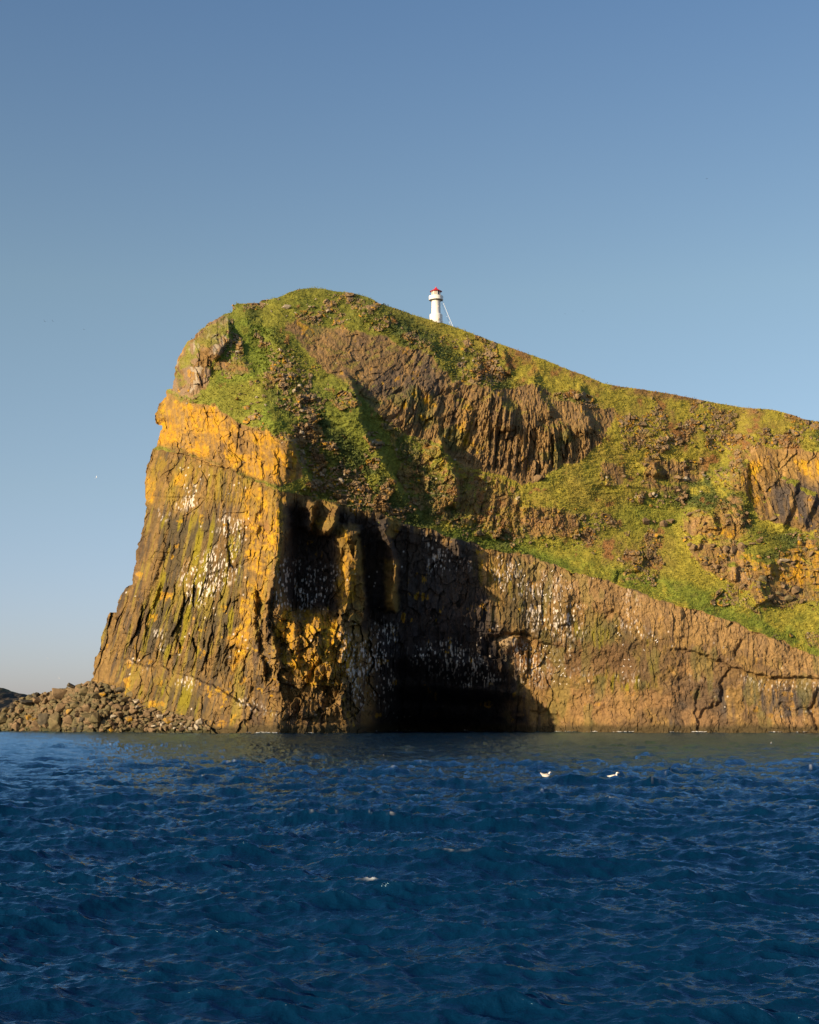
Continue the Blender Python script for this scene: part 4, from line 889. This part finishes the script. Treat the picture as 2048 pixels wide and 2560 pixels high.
def flying_bird(u_, v_, D_, rz, roll, flap, m_, label, scale=1.):
    bm = bmesh.new()
    loft(bm, [(-.17, .0, .03, .006), (-.10, .0, .035, .03), (0, 0, .055, .055), (.09, .005, .045, .045), (.13, .02, .035, .036), (.165, .02, .025, .025), (.20, .012, .006, .006)], 10)
    for s_ in (-1, 1):
        secs = [(0.04, .07, .03, .012), (.045, .06, .16, .010), (.02, .045, .30, .006), (-.03, .015, .42, .003)]; top, bot = [], []
        for cx_, hw_, yy_, th in secs:
            zz_ = flap * yy_ - .35 * flap * max(0, yy_ - .16)
            top.append([bm.verts.new((cx_ + hw_, s_ * yy_, zz_)), bm.verts.new((cx_, s_ * yy_, zz_ + th)), bm.verts.new((cx_ - hw_, s_ * yy_, zz_ - .004))])
            bot.append(bm.verts.new((cx_, s_ * yy_, zz_ - th)))
        for i in range(3):
            for k in range(2): bm.faces.new((top[i][k], top[i][k + 1], top[i + 1][k + 1], top[i + 1][k]))
            bm.faces.new((top[i][0], top[i + 1][0], bot[i + 1], bot[i])); bm.faces.new((top[i][2], bot[i], bot[i + 1], top[i + 1][2]))
        bm.faces.new((top[3][0], top[3][1], top[3][2], bot[3]))
    bmesh.ops.recalc_face_normals(bm, faces=bm.faces[:])
    o = bm_obj('flying_seabird', bm, m_); o.location = at(u_, v_, D_); o.rotation_euler = (roll, 0, rz); o.scale = (scale,) * 3
    return tag(o, label, 'seabird')
flying_bird(111, 803, 330, R(-70), R(-38), .5, DARKF, 'left bird of the dark pair flying in the left sky', 1.0)
flying_bird(131, 802, 330, R(-75), R(-55), .6, DARKF, 'right bird of the dark pair flying in the left sky', .9)
flying_bird(210, 824, 480, R(-60), R(-15), .5, DARKF, 'faint lone dark bird just below the pair in the left sky', 1.0)
flying_bird(1413, 785, 560, R(-70), R(10), .8, DARKF, 'left of two faint birds right of the lighthouse', .9)
flying_bird(1457, 778, 560, R(-95), R(-8), .4, DARKF, 'right of two faint birds right of the lighthouse', .9)
flying_bird(1767, 447, 400, R(-90), R(-6), .3, DARKF, 'lone dark bird high in the upper right sky', .9)
flying_bird(241, 1194, 330, R(-40), R(50), .9, PLUM, 'lone white bird flying left of the cliff at ledge height', .9)
flying_bird(148, 1696, 420, R(-60), R(-30), .6, PLUM, 'pale bird flying low above the boulder bank', .9)
flying_bird(119, 1646, 470, R(-60), R(-20), .6, PLUM, 'faint pale bird flying above the boulder bank, higher than the other', .8)
# seabirds resting on the cliff ledges
bm = bmesh.new(); loft(bm, [(-.24, .02, .02, .01), (-.12, .05, .07, .06), (.0, .10, .10, .10), (.07, .17, .08, .09), (.10, .25, .05, .05), (.12, .31, .05, .05), (.17, .32, .03, .03), (.21, .31, .008, .008)], 8)
tmp = bm_obj('perched_seabird', bm, PLUM, smooth=True); pb_me = tmp.data; bpy.data.objects.remove(tmp)
pz = [([(1240,1395),(1430,1440),(1430,1520),(1240,1470)], 26, 'small white seabird resting high on the sunlit wall right of the shadow', 'seabirds high on the sunlit wall'),
      ([(1290,1600),(1430,1620),(1420,1720),(1310,1720)], 34, 'small white seabird resting on the reddish wall right of the cave', 'seabirds right of the cave'),
      ([(1540,1550),(1650,1590),(1620,1720),(1540,1700)], 12, 'small white seabird resting in the middle of the right cliff', 'seabirds in the middle of the right cliff'),
      ([(1020,1620),(1180,1600),(1240,1700),(1060,1700)], 18, 'small white seabird resting on the shaded wall above the cave', 'seabirds in the shade above the cave')]
for zi, (pl, cnt, lab, grp) in enumerate(pz):
    xs = [p[0] for p in pl]; ys = [p[1] for p in pl]; rsx = np.random.RandomState(700 + zi); k = 0
    PU = rsx.uniform(min(xs), max(xs), 400).astype(np.float32); PV = rsx.uniform(min(ys), max(ys), 400).astype(np.float32); ok = sdf(pl, PU, PV) > 0
    for a, b in zip(PU[ok], PV[ok]):
        if k >= cnt: break
        P = surf(float(a), float(b))
        if P is None: continue
        o = bpy.data.objects.new('perched_seabird', pb_me); C.objects.link(o); k += 1
        o.location = P + Vector((0, -.12, 0)); o.rotation_euler.z = rng.uniform(0, 6.28); o.scale = (1.5,) * 3; tag(o, lab, 'seabird', grp)

# ------------------------------------------------------------------ surf at the foot of the prow
fu = np.arange(540, 2150, 1.5); fs = np.arange(0, 26, .35); FU, FS = np.meshgrid(fu, fs)
Dsh = np.array([float(Dg[min(nr - 1, int((1829 - V1[0]) / ST)), int((x - U1[0]) / ST)]) for x in fu]); Dsh = np.convolve(np.pad(Dsh, 6, mode='edge'), np.ones(13) / 13, 'valid')[None]
FX = (FU - 1024) / F_PX * Dsh / cp; FY = Dsh - FS + 3
fm = sm(0, .25, .55 - FS / 24 + .5 * fbm(FX / 1.6, FY / 1.6, 600, 4) - np.minimum(((FU - 676) / 52) ** 2 * .9, 3))
fm = np.maximum(fm, .9 * sm(0, .3, .55 - FS / 5 + 1.2 * fbm(FX / 5, FY / 2, 602, 4)) * (FS > 2.2))
FZ = .06 + .34 * np.clip(fm, 0, 1) * (.5 + .7 * fbm(FX / .8, FY / .8, 601, 3))
R5, K5 = FU.shape; vi = np.arange(R5 * K5, dtype=np.int32).reshape(R5, K5); kf = fm > .1
q5 = np.stack([vi[:-1, :-1], vi[:-1, 1:], vi[1:, 1:], vi[1:, :-1]], -1); q5 = q5[kf[1:, :-1] & kf[1:, 1:] & kf[:-1, 1:] & kf[:-1, :-1]]
M_FOAM = mat('foam_white', (.72, .72, .72), .8, scale=2.)
o = np_mesh('sea_foam', np.stack([FX, FY, FZ + .12], -1).reshape(-1, 3), q5, [M_FOAM]); tag(o, 'white surf breaking at the foot of the prow', 'foam', kind='stuff')
print('all done', round(time.perf_counter() - T0, 1), 'objects', len(C.objects))
